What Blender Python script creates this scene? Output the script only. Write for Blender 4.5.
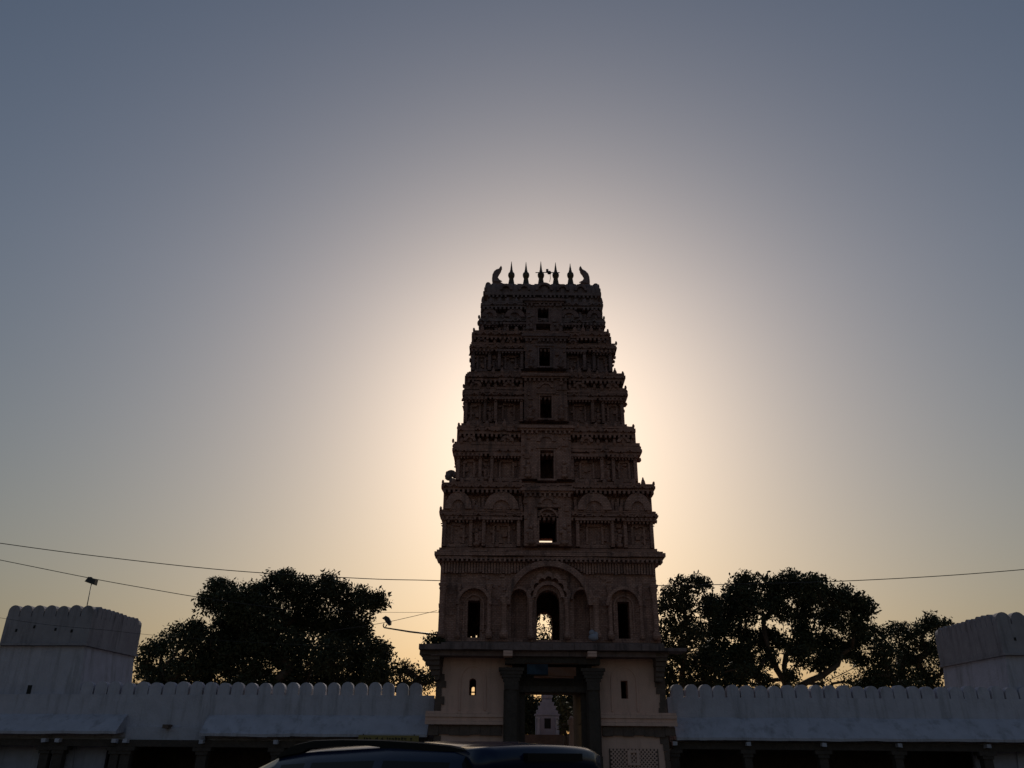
import bpy, math, random
import numpy as np
from mathutils import Matrix, Vector, noise
rnd = random.Random(7)
S = bpy.context.scene
for o in list(bpy.data.objects):
    bpy.data.objects.remove(o)
COL = S.collection

# ------------------------------------------------------------------ camera, sky, sun, exposure
F = 803.0
PITCH = math.radians(24.5)
ROLL = math.radians(0.5)
EYE = Vector((0, 0, 1.62))
cam = bpy.data.cameras.new('camera')
cam.sensor_width = 36
cam.lens = F / 1024 * 36
cam.clip_start = 0.1
cam.clip_end = 6000
camo = bpy.data.objects.new('camera', cam)
COL.objects.link(camo)
camo.matrix_world = Matrix.Translation(EYE) @ Matrix.Rotation(math.pi / 2 + PITCH, 4, 'X') @ Matrix.Rotation(ROLL, 4, 'Z')
S.camera = camo
CR = camo.matrix_world.to_3x3()

SUN_EL = math.radians(22.9)
SUN_AZ = math.radians(2.3)                    # clockwise from +Y
w = bpy.data.worlds.new('World')
S.world = w
w.use_nodes = True
nt = w.node_tree
bgn = nt.nodes['Background']
sky = nt.nodes.new('ShaderNodeTexSky')
sky.sky_type = 'NISHITA'
sky.sun_disc = False
sky.sun_elevation = SUN_EL
sky.sun_rotation = SUN_AZ
sky.air_density = 1.8
sky.dust_density = 2.5
sky.ozone_density = 4.6
wb = nt.nodes.new('ShaderNodeMix')             # a touch of white balance, as the camera had
wb.data_type = 'RGBA'
wb.blend_type = 'MULTIPLY'
wb.inputs[0].default_value = 1
stc = nt.nodes.new('ShaderNodeTexCoord')        # dust low in the sky: warmer towards the horizon, in every direction
sep = nt.nodes.new('ShaderNodeSeparateXYZ')
nt.links.new(stc.outputs['Generated'], sep.inputs[0])
dr = nt.nodes.new('ShaderNodeValToRGB')
dr.color_ramp.elements[0].position = 0.12
dr.color_ramp.elements[0].color = (1.11, 0.985, 0.935, 1)
dr.color_ramp.elements[1].position = 0.78
dr.color_ramp.elements[1].color = (0.985, 0.94, 0.975, 1)
el_ = dr.color_ramp.elements.new(0.5)
el_.color = (1.10, 1.015, 1.03, 1)
nt.links.new(sep.outputs[2], dr.inputs[0])
nt.links.new(dr.outputs[0], wb.inputs[7])
gm = nt.nodes.new('ShaderNodeGamma')
gm.inputs[1].default_value = 0.92
nt.links.new(sky.outputs[0], gm.inputs[0])
nt.links.new(gm.outputs[0], wb.inputs[6])
nt.links.new(wb.outputs[2], bgn.inputs[0])
bgn.inputs[1].default_value = 0.05
sun = bpy.data.lights.new('sun', 'SUN')
sun.energy = 2.0
sun.angle = math.radians(0.5)
sun.color = (1.0, 0.9, 0.76)
suno = bpy.data.objects.new('sun', sun)
COL.objects.link(suno)
sd = Vector((math.cos(SUN_EL) * math.sin(SUN_AZ), math.cos(SUN_EL) * math.cos(SUN_AZ), math.sin(SUN_EL)))
suno.rotation_euler = sd.to_track_quat('Z', 'Y').to_euler()
suno.location = (20, 90, 60)
S.view_settings.view_transform = 'Standard'
S.view_settings.look = 'None'
S.view_settings.exposure = -0.15
S.view_settings.gamma = 1
S.render.engine = 'CYCLES'
S.cycles.max_bounces = 6


def at(px, py, Y):
    """the point of the upright plane at distance Y that the photograph shows at (px, py)"""
    d = CR @ Vector(((px - 512) / F, (384 - py) / F, -1))
    return EYE + d * (Y / d.y)


def zx(px, py, Y):
    p = at(px, py, Y)
    return p.x, p.z


# ------------------------------------------------------------------ materials
def mat(name, col, rough=0.85, var=0.25, scale=3.0, bump=0.0, bscale=25.0, stain=None, stain_amt=0.5,
        stain_scale=0.6, metal=0.0, coat=0.0, brick=None, streak=False, spec=0.3):
    m = bpy.data.materials.new(name)
    m.use_nodes = True
    n = m.node_tree
    b = n.nodes['Principled BSDF']
    b.inputs['Roughness'].default_value = rough
    b.inputs['Metallic'].default_value = metal
    b.inputs['Coat Weight'].default_value = coat
    b.inputs['Specular IOR Level'].default_value = spec
    tc = n.nodes.new('ShaderNodeTexCoord')
    no = n.nodes.new('ShaderNodeTexNoise')
    no.inputs['Scale'].default_value = scale
    no.inputs['Detail'].default_value = 6
    n.links.new(tc.outputs['Object'], no.inputs['Vector'])
    mx = n.nodes.new('ShaderNodeMix')
    mx.data_type = 'RGBA'
    mx.inputs[6].default_value = [c * (1 - var) for c in col] + [1]
    mx.inputs[7].default_value = [min(1, c * (1 + var)) for c in col] + [1]
    n.links.new(no.outputs['Fac'], mx.inputs[0])
    out = mx.outputs[2]
    height = no.outputs['Fac']
    if brick:
        mp = n.nodes.new('ShaderNodeMapping')
        mp.inputs['Rotation'].default_value = (math.pi / 2, 0, 0)
        n.links.new(tc.outputs['Object'], mp.inputs['Vector'])
        br = n.nodes.new('ShaderNodeTexBrick')
        br.inputs['Scale'].default_value = brick
        br.inputs['Mortar Size'].default_value = 0.03
        br.inputs['Color1'].default_value = (1, 1, 1, 1)
        br.inputs['Color2'].default_value = (0.72, 0.7, 0.7, 1)
        br.inputs['Mortar'].default_value = (0.5, 0.48, 0.46, 1)
        n.links.new(mp.outputs[0], br.inputs['Vector'])
        mu = n.nodes.new('ShaderNodeMix')
        mu.data_type = 'RGBA'
        mu.blend_type = 'MULTIPLY'
        mu.inputs[0].default_value = 1
        n.links.new(out, mu.inputs[6])
        n.links.new(br.outputs['Color'], mu.inputs[7])
        out = mu.outputs[2]
    if stain:
        n2 = n.nodes.new('ShaderNodeTexNoise')
        n2.inputs['Scale'].default_value = stain_scale
        n2.inputs['Detail'].default_value = 8
        n2.inputs['Roughness'].default_value = 0.7
        if streak:
            ms = n.nodes.new('ShaderNodeMapping')
            ms.inputs['Scale'].default_value = (3.0, 3.0, 0.35)
            n.links.new(tc.outputs['Object'], ms.inputs['Vector'])
            n.links.new(ms.outputs[0], n2.inputs['Vector'])
        else:
            n.links.new(tc.outputs['Object'], n2.inputs['Vector'])
        cr = n.nodes.new('ShaderNodeMapRange')
        cr.inputs[1].default_value = 0.5
        cr.inputs[2].default_value = 0.72
        cr.inputs[3].default_value = 0
        cr.inputs[4].default_value = stain_amt
        n.links.new(n2.outputs['Fac'], cr.inputs[0])
        m2 = n.nodes.new('ShaderNodeMix')
        m2.data_type = 'RGBA'
        n.links.new(cr.outputs[0], m2.inputs[0])
        n.links.new(out, m2.inputs[6])
        m2.inputs[7].default_value = list(stain) + [1]
        out = m2.outputs[2]
    n.links.new(out, b.inputs['Base Color'])
    if bump:
        nb = n.nodes.new('ShaderNodeTexNoise')
        nb.inputs['Scale'].default_value = bscale
        nb.inputs['Detail'].default_value = 5
        n.links.new(tc.outputs['Object'], nb.inputs['Vector'])
        bp = n.nodes.new('ShaderNodeBump')
        bp.inputs['Strength'].default_value = bump
        bp.inputs['Distance'].default_value = 0.05
        n.links.new(nb.outputs['Fac'], bp.inputs['Height'])
        n.links.new(bp.outputs[0], b.inputs['Normal'])
    return m


M = {}
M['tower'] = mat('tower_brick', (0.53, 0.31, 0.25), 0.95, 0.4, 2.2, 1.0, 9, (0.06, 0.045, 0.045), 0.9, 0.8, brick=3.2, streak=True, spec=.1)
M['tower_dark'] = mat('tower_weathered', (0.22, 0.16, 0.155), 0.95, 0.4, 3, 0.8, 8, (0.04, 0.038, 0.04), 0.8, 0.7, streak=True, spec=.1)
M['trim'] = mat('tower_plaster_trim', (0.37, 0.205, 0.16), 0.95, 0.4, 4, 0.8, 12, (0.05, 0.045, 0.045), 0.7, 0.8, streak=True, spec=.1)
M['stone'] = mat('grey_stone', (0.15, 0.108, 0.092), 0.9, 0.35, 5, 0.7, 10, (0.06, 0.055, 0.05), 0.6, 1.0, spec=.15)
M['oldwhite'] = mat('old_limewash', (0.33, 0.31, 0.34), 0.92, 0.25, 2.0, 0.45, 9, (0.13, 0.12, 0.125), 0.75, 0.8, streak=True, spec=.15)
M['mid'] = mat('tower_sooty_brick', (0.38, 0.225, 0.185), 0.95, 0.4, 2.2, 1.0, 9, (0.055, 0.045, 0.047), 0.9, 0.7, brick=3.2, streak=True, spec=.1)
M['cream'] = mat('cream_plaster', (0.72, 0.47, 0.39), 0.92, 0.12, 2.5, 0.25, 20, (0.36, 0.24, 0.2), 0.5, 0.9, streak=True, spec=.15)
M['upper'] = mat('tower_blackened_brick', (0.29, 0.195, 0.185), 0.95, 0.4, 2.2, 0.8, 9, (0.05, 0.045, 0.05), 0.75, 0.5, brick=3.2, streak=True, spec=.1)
M['white'] = mat('limewash', (0.5, 0.485, 0.56), 0.92, 0.22, 2.0, 0.45, 9, (0.2, 0.19, 0.2), 0.7, 0.7, streak=True, spec=.15)
M['bluewash'] = mat('blue_limewash', (0.4, 0.39, 0.47), 0.92, 0.2, 3.0, 0.3, 12, (0.25, 0.26, 0.28), 0.5, 1.1, streak=True, spec=.15)
M['leaf'] = mat('leaf_green', (0.042, 0.05, 0.026), 0.7, 0.35, 0.7, spec=.25)
M['leaf_b'] = mat('leaf_olive', (0.07, 0.075, 0.035), 0.7, 0.35, 0.7, spec=.25)
M['bark'] = mat('bark', (0.09, 0.07, 0.055), 0.95, 0.4, 4, 0.8, 8, spec=.1)
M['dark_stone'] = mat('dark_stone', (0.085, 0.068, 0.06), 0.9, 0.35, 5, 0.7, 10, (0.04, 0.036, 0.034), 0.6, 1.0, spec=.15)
M['metal'] = mat('dark_metal', (0.06, 0.06, 0.065), 0.5, 0.2, 8, metal=0.3)
M['copper'] = mat('aged_copper', (0.1, 0.075, 0.05), 0.5, 0.3, 8, metal=0.6)
M['cable'] = mat('cable_rubber', (0.03, 0.03, 0.032), 0.7, 0.2, 8)
M['earth'] = mat('dusty_earth', (0.24, 0.185, 0.14), 0.95, 0.3, 0.8, 0.5, 6, (0.08, 0.07, 0.055), 0.6, 0.15, spec=.1)
M['asphalt'] = mat('asphalt', (0.05, 0.05, 0.052), 0.9, 0.25, 2, 0.4, 40, spec=.2)
M['wood'] = mat('dark_wood', (0.09, 0.045, 0.03), 0.7, 0.3, 5)
M['redcloth'] = mat('red_paint', (0.3, 0.035, 0.025), 0.7, 0.2, 4)
M['ban_blue'] = mat('banner_blue', (0.016, 0.032, 0.056), 0.6, 0.3, 3, stain=(0.05, 0.09, 0.13), stain_amt=.7, stain_scale=2.5)
M['ban_orange'] = mat('banner_orange', (0.17, 0.07, 0.04), 0.6, 0.25, 3, stain=(0.16, 0.09, 0.05), stain_amt=.6, stain_scale=2.5)
M['sign'] = mat('yellow_board', (0.26, 0.2, 0.07), 0.7, 0.15, 4, stain=(0.14, 0.11, 0.06), stain_amt=.5, stain_scale=1.5)
M['ink_and_shade'] = mat('black_ink_and_hole_shade', (0.02, 0.02, 0.02), 0.8, 0.1, 4)  # sign lettering, and the painted dark of holes and the shrine niche
M['paint_blue'] = mat('navy_car_paint', (0.007, 0.016, 0.05), 0.2, 0.1, 2, coat=0.0, spec=.42)
M['paint_maroon'] = mat('maroon_car_paint', (0.09, 0.012, 0.03), 0.28, 0.1, 2, coat=1.0, spec=.5)
M['glass'] = mat('car_glass', (0.012, 0.014, 0.016), 0.06, 0.0, 2, spec=.22)
M['plastic'] = mat('black_plastic', (0.008, 0.008, 0.009), 0.6, 0.1, 6, spec=.15)
M['rubber'] = mat('tyre_rubber', (0.02, 0.02, 0.02), 0.85, 0.2, 8)
M['rim'] = mat('alloy_rim', (0.4, 0.4, 0.42), 0.35, 0.1, 6, metal=0.9)
M['lamp_red'] = mat('tail_lamp_red', (0.25, 0.01, 0.01), 0.15, 0.1, 6, spec=.6)
M['lamp_clear'] = mat('lamp_clear', (0.6, 0.6, 0.6), 0.1, 0.05, 6, spec=.6)
M['plate'] = mat('plate_white', (0.7, 0.7, 0.68), 0.5, 0.05, 6)


# ------------------------------------------------------------------ mesh helpers
class MB:
    def __init__(s):
        s.v = []
        s.f = []
        s.sm = []

    def add(s, vs, fs, smooth=False):
        b = len(s.v)
        s.v += [tuple(v) for v in vs]
        s.f += [tuple(b + i for i in f) for f in fs]
        s.sm += [smooth] * len(fs)

    def box(s, x0, x1, y0, y1, z0, z1, j=0.0):
        if x0 > x1: x0, x1 = x1, x0
        if z0 > z1: z0, z1 = z1, z0
        vs = [(x, y, z) for z in (z0, z1) for y in (y0, y1) for x in (x0, x1)]
        if j:
            vs = [tuple(c + rnd.uniform(-j, j) for c in v) for v in vs]
        s.add(vs, [(0, 2, 3, 1), (4, 5, 7, 6), (0, 1, 5, 4), (2, 6, 7, 3), (0, 4, 6, 2), (1, 3, 7, 5)])

    def prism(s, pts, y0, y1):
        """outline in x,z (counter-clockwise seen from -Y) carried from y0 back to y1"""
        n = len(pts)
        vs = [(x, y0, z) for x, z in pts] + [(x, y1, z) for x, z in pts]
        fs = [tuple(range(n)), tuple(range(2 * n - 1, n - 1, -1))]
        fs += [(i, i + n, (i + 1) % n + n, (i + 1) % n) for i in range(n)]
        s.add(vs, fs)

    def lathe(s, prof, c, n=14, sx=1, sy=1, smooth=True):
        vs = []
        for r, z in prof:
            for k in range(n):
                a = 2 * math.pi * k / n
                vs.append((c[0] + r * math.cos(a) * sx, c[1] + r * math.sin(a) * sy, c[2] + z))
        fs = []
        for i in range(len(prof) - 1):
            for k in range(n):
                a, b = i * n + k, i * n + (k + 1) % n
                fs.append((a, b, b + n, a + n))
        fs.append(tuple(range(n - 1, -1, -1)))
        L = (len(prof) - 1) * n
        fs.append(tuple(range(L, L + n)))
        s.add(vs, fs, smooth)

    def tube(s, path, radii, n=8, smooth=True):
        path = [Vector(p) for p in path]
        if not hasattr(radii, '__len__'):
            radii = [radii] * len(path)
        vs = []
        up = Vector((0.123, 0.31, 0.94))
        for i, p in enumerate(path):
            t = (path[min(i + 1, len(path) - 1)] - path[max(i - 1, 0)])
            t = t.normalized() if t.length > 1e-9 else Vector((0, 0, 1))
            u = t.cross(up)
            if u.length < 1e-3:
                u = t.cross(Vector((1, 0, 0)))
            u.normalize()
            v = t.cross(u)
            for k in range(n):
                a = 2 * math.pi * k / n
                vs.append(p + (u * math.cos(a) + v * math.sin(a)) * radii[i])
        fs = []
        for i in range(len(path) - 1):
            for k in range(n):
                a, b = i * n + k, i * n + (k + 1) % n
                fs.append((a, b, b + n, a + n))
        fs.append(tuple(range(n - 1, -1, -1)))
        L = (len(path) - 1) * n
        fs.append(tuple(range(L, L + n)))
        s.add(vs, fs, smooth)

    def ball(s, c, rx, ry, rz, n=8, m=6, j=0.0):
        prof = []
        vs = []
        for i in range(m + 1):
            t = math.pi * i / m
            for k in range(n):
                a = 2 * math.pi * k / n
                q = 1 + rnd.uniform(-j, j)
                vs.append((c[0] + rx * math.sin(t) * math.cos(a) * q, c[1] + ry * math.sin(t) * math.sin(a) * q, c[2] - rz * math.cos(t)))
        fs = []
        for i in range(m):
            for k in range(n):
                a, b = i * n + k, i * n + (k + 1) % n
                fs.append((a, b, b + n, a + n))
        s.add(vs, fs, True)

    def build(s, name, m, parent=None):
        me = bpy.data.meshes.new(name)
        me.from_pydata(s.v, [], s.f)
        me.materials.append(m)
        me.polygons.foreach_set('use_smooth', s.sm)
        me.update()
        o = bpy.data.objects.new(name, me)
        COL.objects.link(o)
        if parent is not None:
            o.parent = parent
            wm = world_of(parent)
            o.matrix_parent_inverse = wm.inverted()
        return o


def world_of(o):
    wm = o.matrix_basis.copy()
    p = o
    while p.parent is not None:
        wm = p.parent.matrix_basis @ p.matrix_parent_inverse @ wm if p.parent.parent is None else world_of(p.parent) @ p.matrix_parent_inverse @ wm
        break
    return wm


def tag(o, label=None, cat=None, group=None, kind=None):
    if label: o['label'] = label
    if cat: o['category'] = cat
    if group: o['group'] = group
    if kind: o['kind'] = kind
    return o


def empty(name, loc, label, cat, group=None):
    o = bpy.data.objects.new(name, None)
    o.empty_display_size = 0.3
    o.location = loc
    COL.objects.link(o)
    return tag(o, label, cat, group)


def wall_open(mb, x0, x1, z0, z1, y0, y1, ops):
    """a wall slab with openings (xa, xb, za, zb, arch_rise); they must not overlap in x"""
    ops = sorted(ops)
    x = x0
    for (xa, xb, za, zb, rise) in ops:
        mb.box(x, xa, y0, y1, z0, z1)
        if za > z0: mb.box(xa, xb, y0, y1, z0, za)
        if rise <= 0:
            if zb < z1: mb.box(xa, xb, y0, y1, zb, z1)
        else:
            N = 10
            cx = (xa + xb) / 2
            hw = (xb - xa) / 2
            pts = [(cx + hw * math.cos(math.pi * (1 - k / N)), zb - rise + rise * math.sin(math.pi * k / N)) for k in range(N + 1)]
            for k in range(N):
                (ax, az), (bx, bz) = pts[k], pts[k + 1]
                mb.prism([(ax, az), (bx, bz), (bx, z1), (ax, z1)], y0, y1)
        x = xb
    mb.box(x, x1, y0, y1, z0, z1)


def arch_band(mb, cx, zs, r_in, r_out, y0, y1, squash=1.0, legs=0.0, N=14, foils=0):
    """a raised arch band springing at height zs"""
    def R(r, k):
        a = math.pi * k / N
        f = 1.0
        if foils:
            f = 0.9 + 0.12 * abs(math.sin(foils * a / 1.0)) ** .7
        return cx - r * f * math.cos(a), zs + r * f * math.sin(a) * squash
    for k in range(N):
        a, b, c, d = R(r_in, k), R(r_out, k), R(r_out, k + 1), R(r_in, k + 1)
        mb.prism([a, d, c, b], y0, y1)
    if legs:
        mb.box(cx - r_out, cx - r_in, y0, y1, zs - legs, zs)
        mb.box(cx + r_in, cx + r_out, y0, y1, zs - legs, zs)


# ------------------------------------------------------------------ setting
def ground():
    mb = MB()
    N = 40
    R = 2500.0
    # a finer sheet near the temple, long strips to the horizon
    xs = sorted(set([-R, -800, -250, -100] + [i * 5.0 for i in range(-16, 17)] + [100, 250, 800, R]))
    ys = sorted(set([-R, -800, -250, -80] + [i * 5.0 for i in range(-6, 30)] + [200, 400, 900, R]))
    vs = []
    for y in ys:
        for x in xs:
            near = max(0.0, 1 - max(abs(x), abs(y - 40)) / 120)
            z = 0.05 * noise.noise(Vector((x * .13, y * .13, 0))) * near if y > 22 else -0.03
            vs.append((x, y, z))
    nx = len(xs)
    fs = [(j * nx + i, j * nx + i + 1, (j + 1) * nx + i + 1, (j + 1) * nx + i) for j in range(len(ys) - 1) for i in range(nx - 1)]
    mb.add(vs, fs, True)
    tag(mb.build('ground', M['earth']), kind='structure')
    r = MB()
    r.box(-200, 200, -6, 20, -0.02, 0.004)
    tag(r.build('road', M['asphalt']), kind='structure')
    k = MB()
    for i in range(-40, 40):
        k.box(i * 2.0 + .01, i * 2.0 + 1.99, 20.0, 20.25, -0.05, 0.13 + rnd.uniform(-.008, .008))
    tag(k.build('kerb', M['stone']), kind='structure')


ground()

# ------------------------------------------------------------------ temple tower
Yc = 42.0
TW = empty('temple_tower', (1.9, Yc, 0),
           'tall tapering brown temple gateway tower with five spikes on its roof, black against the sun', 'temple tower')


def side_jit(a):
    return a + rnd.uniform(-0.025, 0.025)


def band(mb, xl, xr, yf, yb, z0, z1, off, pieces=0, rough=0.03):
    """one course round the tower, split in lengths so that its edges are worn and uneven"""
    x0, x1 = xl - off, xr + off
    n = pieces or max(3, int((x1 - x0) / 0.8))
    cuts = [x0 + (x1 - x0) * i / n for i in range(n + 1)]
    d = min(0.9, (yb - yf) / 3)
    for i in range(n):
        q = rnd.uniform(-rough, rough)
        mb.box(cuts[i] + 0.002, cuts[i + 1] - 0.002, yf - off + q, yf + d, z0 + rnd.uniform(0, .01), z1 - rnd.uniform(0.002, .03))
    q = rnd.uniform(-rough, rough)
    ys = yf + 0.01
    for side in (0, 1):
        m = max(4, int((yb - yf) / 0.9))
        for k in range(m):
            a, b = ys + (yb + off - ys) * k / m, ys + (yb + off - ys) * (k + 1) / m
            q = rnd.uniform(-rough, rough)
            if side: mb.box(x1 - .9, x1 - .05 + q, a + .002, b - .002, z0 + .004, z1 - rnd.uniform(.006, .03))
            else: mb.box(x0 + .05 + q, x0 + .9, a + .002, b - .002, z0 + .004, z1 - rnd.uniform(.006, .03))
    mb.box(x0 + .9, x1 - .9, yb + off - .6, yb + off, z0 + .005, z1 - .007)


def dentils(mb, x0, x1, y, z, w, h, gap, d=0.12):
    n = int((x1 - x0) / (w + gap))
    if n < 1:
        return
    st = (x1 - x0) / n
    for i in range(n):
        if rnd.random() < 0.06:
            continue
        a = x0 + i * st + gap / 2
        mb.box(a, a + st - gap, y - d, y + 0.5, z - h * rnd.uniform(.85, 1.05), z + .025)


def relief(mb, x, y, z, h):
    """a worn stucco figure in relief: base, body, shoulders and head as soft lumps"""
    mb.ball((x, y, z + h * .12), h * .22, .12, h * .13, 8, 5, .15)
    mb.ball((x, y, z + h * .42), h * .14, .12, h * .3, 8, 5, .15)
    mb.ball((x + rnd.uniform(-.1, .1) * h, y, z + h * .62), h * .2, .11, h * .12, 8, 5, .2)
    mb.ball((x, y - .02, z + h * .86), h * .1, .1, h * .12, 8, 5, .1)


def storey(name, yT, yB, wl, wr, Yf, Yb, lip, mid, win, centre, through=None):
    """one storey of the tower.  lip/mid: (py0, py1, xl, xr) courses; win: window; centre: bay"""
    ax, zB = zx(wl, yB, Yf)
    bx, _ = zx(wr, yB, Yf)
    zT = at(545, yT, Yf).z
    H = zT - zB
    W = bx - ax
    st = empty('storey', ((ax + bx) / 2, Yf, zB), None, None)
    st.parent = TW
    st.matrix_parent_inverse = TW.matrix_basis.inverted()
    wxa, wzb = zx(win[0], win[3], Yf)
    wxb, wzt = zx(win[1], win[2], Yf)
    wzb = max(wzb, zB + .12)
    # front wall with the window, body behind it
    mb = MB()
    wall_open(mb, ax, bx, zB, zT - 0.01, Yf, Yf + 0.7, [(wxa, wxb, wzb, wzt + ((wxb - wxa) * .5 if through else 0), (wxb - wxa) * .5 if through else 0)])
    if through:
        sxa, szb = zx(through[0], through[3], Yb - .6)
        sxb, szt = zx(through[1], through[2], Yb)
        mb.box(ax, ax + .7, Yf + .7, Yb - .6, zB, zT - .012)
        mb.box(bx - .7, bx, Yf + .7, Yb - .6, zB, zT - .012)
        wall_open(mb, ax, bx, zB, zT - .01, Yb - .6, Yb, [(sxa, sxb, szb, szt, 0)])
        mb.box(ax + .7, bx - .7, Yf + .7, Yb - .6, zT - .3, zT - .015)
    else:
        mb.box(ax + .01, bx - .01, Yf + 1.5, Yb, zB, zT - 0.012)
        mb.box(ax + .012, wxa - .3, Yf + .702, Yf + 1.498, zB, zT - .014)
        mb.box(wxb + .3, bx - .012, Yf + .702, Yf + 1.498, zB, zT - .014)
        mb.box(wxa - .3, wxb + .3, Yf + .702, Yf + 1.498, wzt + .2, zT - .014)
        mb.box(wxa - .3, wxb + .3, Yf + .702, Yf + 1.498, zB, wzb - .05)
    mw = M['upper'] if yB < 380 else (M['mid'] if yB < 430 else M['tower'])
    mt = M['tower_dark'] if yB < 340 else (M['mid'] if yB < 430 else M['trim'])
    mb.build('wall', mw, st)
    # window frame
    fr = MB()
    t = 0.09
    fr.box(wxa - t, wxa - .003, Yf - .56, Yf - .01, wzb, wzt + t)
    fr.box(wxb + .003, wxb + t, Yf - .56, Yf - .01, wzb, wzt + t)
    if through:
        hw_ = (wxb - wxa) / 2
        arch_band(fr, (wxa + wxb) / 2, wzt, hw_ + .003, hw_ + t, Yf - .56, Yf - .01, 1.0, N=14)
        wzt += hw_
    else:
        fr.box(wxa + .001, wxb - .001, Yf - .56, Yf - .01, wzt, wzt + t)
    fr.box(wxa - t - .1, wxb + t + .1, Yf - .62, Yf - .02, wzt + t + .01, wzt + t + .12)
    fr.box(wxa - t - .06, wxb + t + .06, Yf - .6, Yf - .02, wzb - .1, wzb - .01)
    fr.build('window_frame', mw, st)
    # courses
    cax0, cbx0 = at(centre[0], yB, Yf).x, at(centre[1], yB, Yf).x
    co = MB()
    ml, mz0 = zx(mid[2], mid[1], Yf)
    mr, _ = zx(mid[3], mid[1], Yf)
    mz1 = at(545, mid[0], Yf).z
    ll, lz0 = zx(lip[2], lip[1], Yf)
    lr, _ = zx(lip[3], lip[1], Yf)
    lz1 = at(545, lip[0], Yf).z
    mh = mz1 - mz0
    for a, b, dx in ((0, .2, -.10), (.2, .45, 0.0), (.45, .72, -.03), (.72, 1, -.09)):
        band(co, ml - dx, mr + dx, Yf - .42 - dx * .5, Yb + .1, mz0 + mh * a, mz0 + mh * b, 0, rough=.05)
    lh = lz1 - lz0
    for a, b, dx in ((0, .35, -.1), (.35, .75, 0.0), (.75, 1, -.06)):
        band(co, ll - dx, lr + dx, Yf - .5 - dx * .5, Yb + .15, lz0 + lh * a, lz0 + lh * b, 0, rough=.05)
    dentils(co, ll + .05, lr - .05, Yf - .42, lz0 - .01, .11, .16, .12)
    dentils(co, ml + .05, mr - .05, Yf - .36, mz0 - .01, .1, .13, .12)
    for a, b, o in ((0, .035, .16), (.035, .075, .09)):
        band(co, ax, bx, Yf - .05, Yb, zB + H * a + .01, zB + H * b + .01, o, rough=.04)
    # stubs of broken plaster and brick along both edges of the courses
    for zz, xa, xb in ((lz1, ll, lr), (mz1, ml, mr), (mz0, ml, mr)):
        for k in range(7):
            for e, sgn in ((xa, -1), (xb, 1)):
                yy = rnd.uniform(Yf - .1, Yb - .4)
                s = rnd.uniform(.05, .13)
                co.box(e - sgn * .3, e + sgn * s * .4, yy, yy + s * 2, zz - s * .3, zz + s * rnd.uniform(.3, .9), .03)
    for (xa, xb, za, zb_, yy) in ((ll, lr, lz0 + lh * .3, lz1, Yf - .52), (ml, mr, mz0 + mh * .15, mz1, Yf - .45)):
        n = int((xb - xa) / .42)
        for i in range(n):
            xc = xa + (xb - xa) * (i + .5) / n + rnd.uniform(-.04, .04)
            if rnd.random() < .12: continue
            rr = rnd.uniform(.1, .15)
            arch_band(co, xc, za + rnd.uniform(-.03, .05), rr * .45, rr, yy - .06 - rnd.uniform(0, .05), yy + .3, 1.15, N=6)
    for (xa, xb, zz, yy, st_) in ((ll + .1, lr - .1, lz1, Yf - .42, .46), (ml + .06, mr - .06, mz1, Yf - .34, .42)):
        n = int((xb - xa) / st_)
        for i in range(n + 1):
            xc = xa + (xb - xa) * i / n + rnd.uniform(-.04, .04)
            if cax0 - .1 < xc < cbx0 + .1 or rnd.random() < .12: continue
            k = rnd.uniform(.7, 1.25) if 0 < i < n else .6
            co.ball((xc, yy, zz + .03), .11 * k, .12, .2 * k, 7, 5, .15)
            if rnd.random() < .6 and 0 < i < n: co.ball((xc, yy, zz + .2 * k), .05, .05, .13 * k, 6, 4, .15)
        for e, sgn in ((xa, -1), (xb, 1)):
            for i in range(int((Yb - Yf) / .6)):
                k = rnd.uniform(.5, 1.3)
                co.ball((e + sgn * rnd.uniform(-.02, .05), Yf + .3 + i * .6 + rnd.uniform(-.1, .1), zz), .12 * k, .14, .17 * k, 7, 5, .2)
    for i in range(170):
        x = rnd.uniform(ax + .05, bx - .05)
        z = rnd.uniform(zB + H * .1, zT - .1)
        if wxa - .3 < x < wxb + .3: continue
        s_ = rnd.uniform(.04, .13)
        dd = .5 if cax0 < x < cbx0 else .06
        co.box(x - s_, x + s_ * rnd.uniform(.4, 1), Yf - dd - rnd.uniform(.02, .12), Yf + .02, z - s_ * rnd.uniform(.3, 1), z + s_ * rnd.uniform(.3, 1.3), .02)
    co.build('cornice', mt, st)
    # bays: pilasters, niches, small shrine roofs
    cax, _ = zx(centre[0], yB, Yf)
    cbx, _ = zx(centre[1], yB, Yf)
    cz1 = at(545, centre[2], Yf).z
    cb = MB()
    YF0 = Yf
    Yf = Yf - .22
    cb.box(cax, wxa - t - .004, Yf - .3, Yf + .25, zB + H * .08, cz1)
    cb.box(wxb + t + .004, cbx, Yf - .3, Yf + .25, zB + H * .08, cz1)
    cb.box(wxa - t - .002, wxb + t + .002, Yf - .3, Yf + .25, wzt + t + .13, cz1 - .002)
    cw = cbx - cax
    for k, (o, h) in enumerate(((.1, .1), (.2, .12), (.12, .08))):
        zz = cz1 + [0, .1, .22][k]
        cb.box(cax - o, cbx + o, Yf - .36 - o, Yf + .2, zz + .002, zz + h)
    dentils(cb, cax - .05, cbx + .05, Yf - .38, cz1 - .01, .1, .16, .13, .08)
    arch_band(cb, (cax + cbx) / 2, max(wzt + .32, cz1 - cw * .22), cw * .12, cw * .2, Yf - .38, Yf - .29, .8)
    cb.build('central_bay', mw, st)
    Yf = YF0
    ws = [(0.0, .15), (.85, 1.0), (.19, .37), (.63, .81)]
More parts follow.
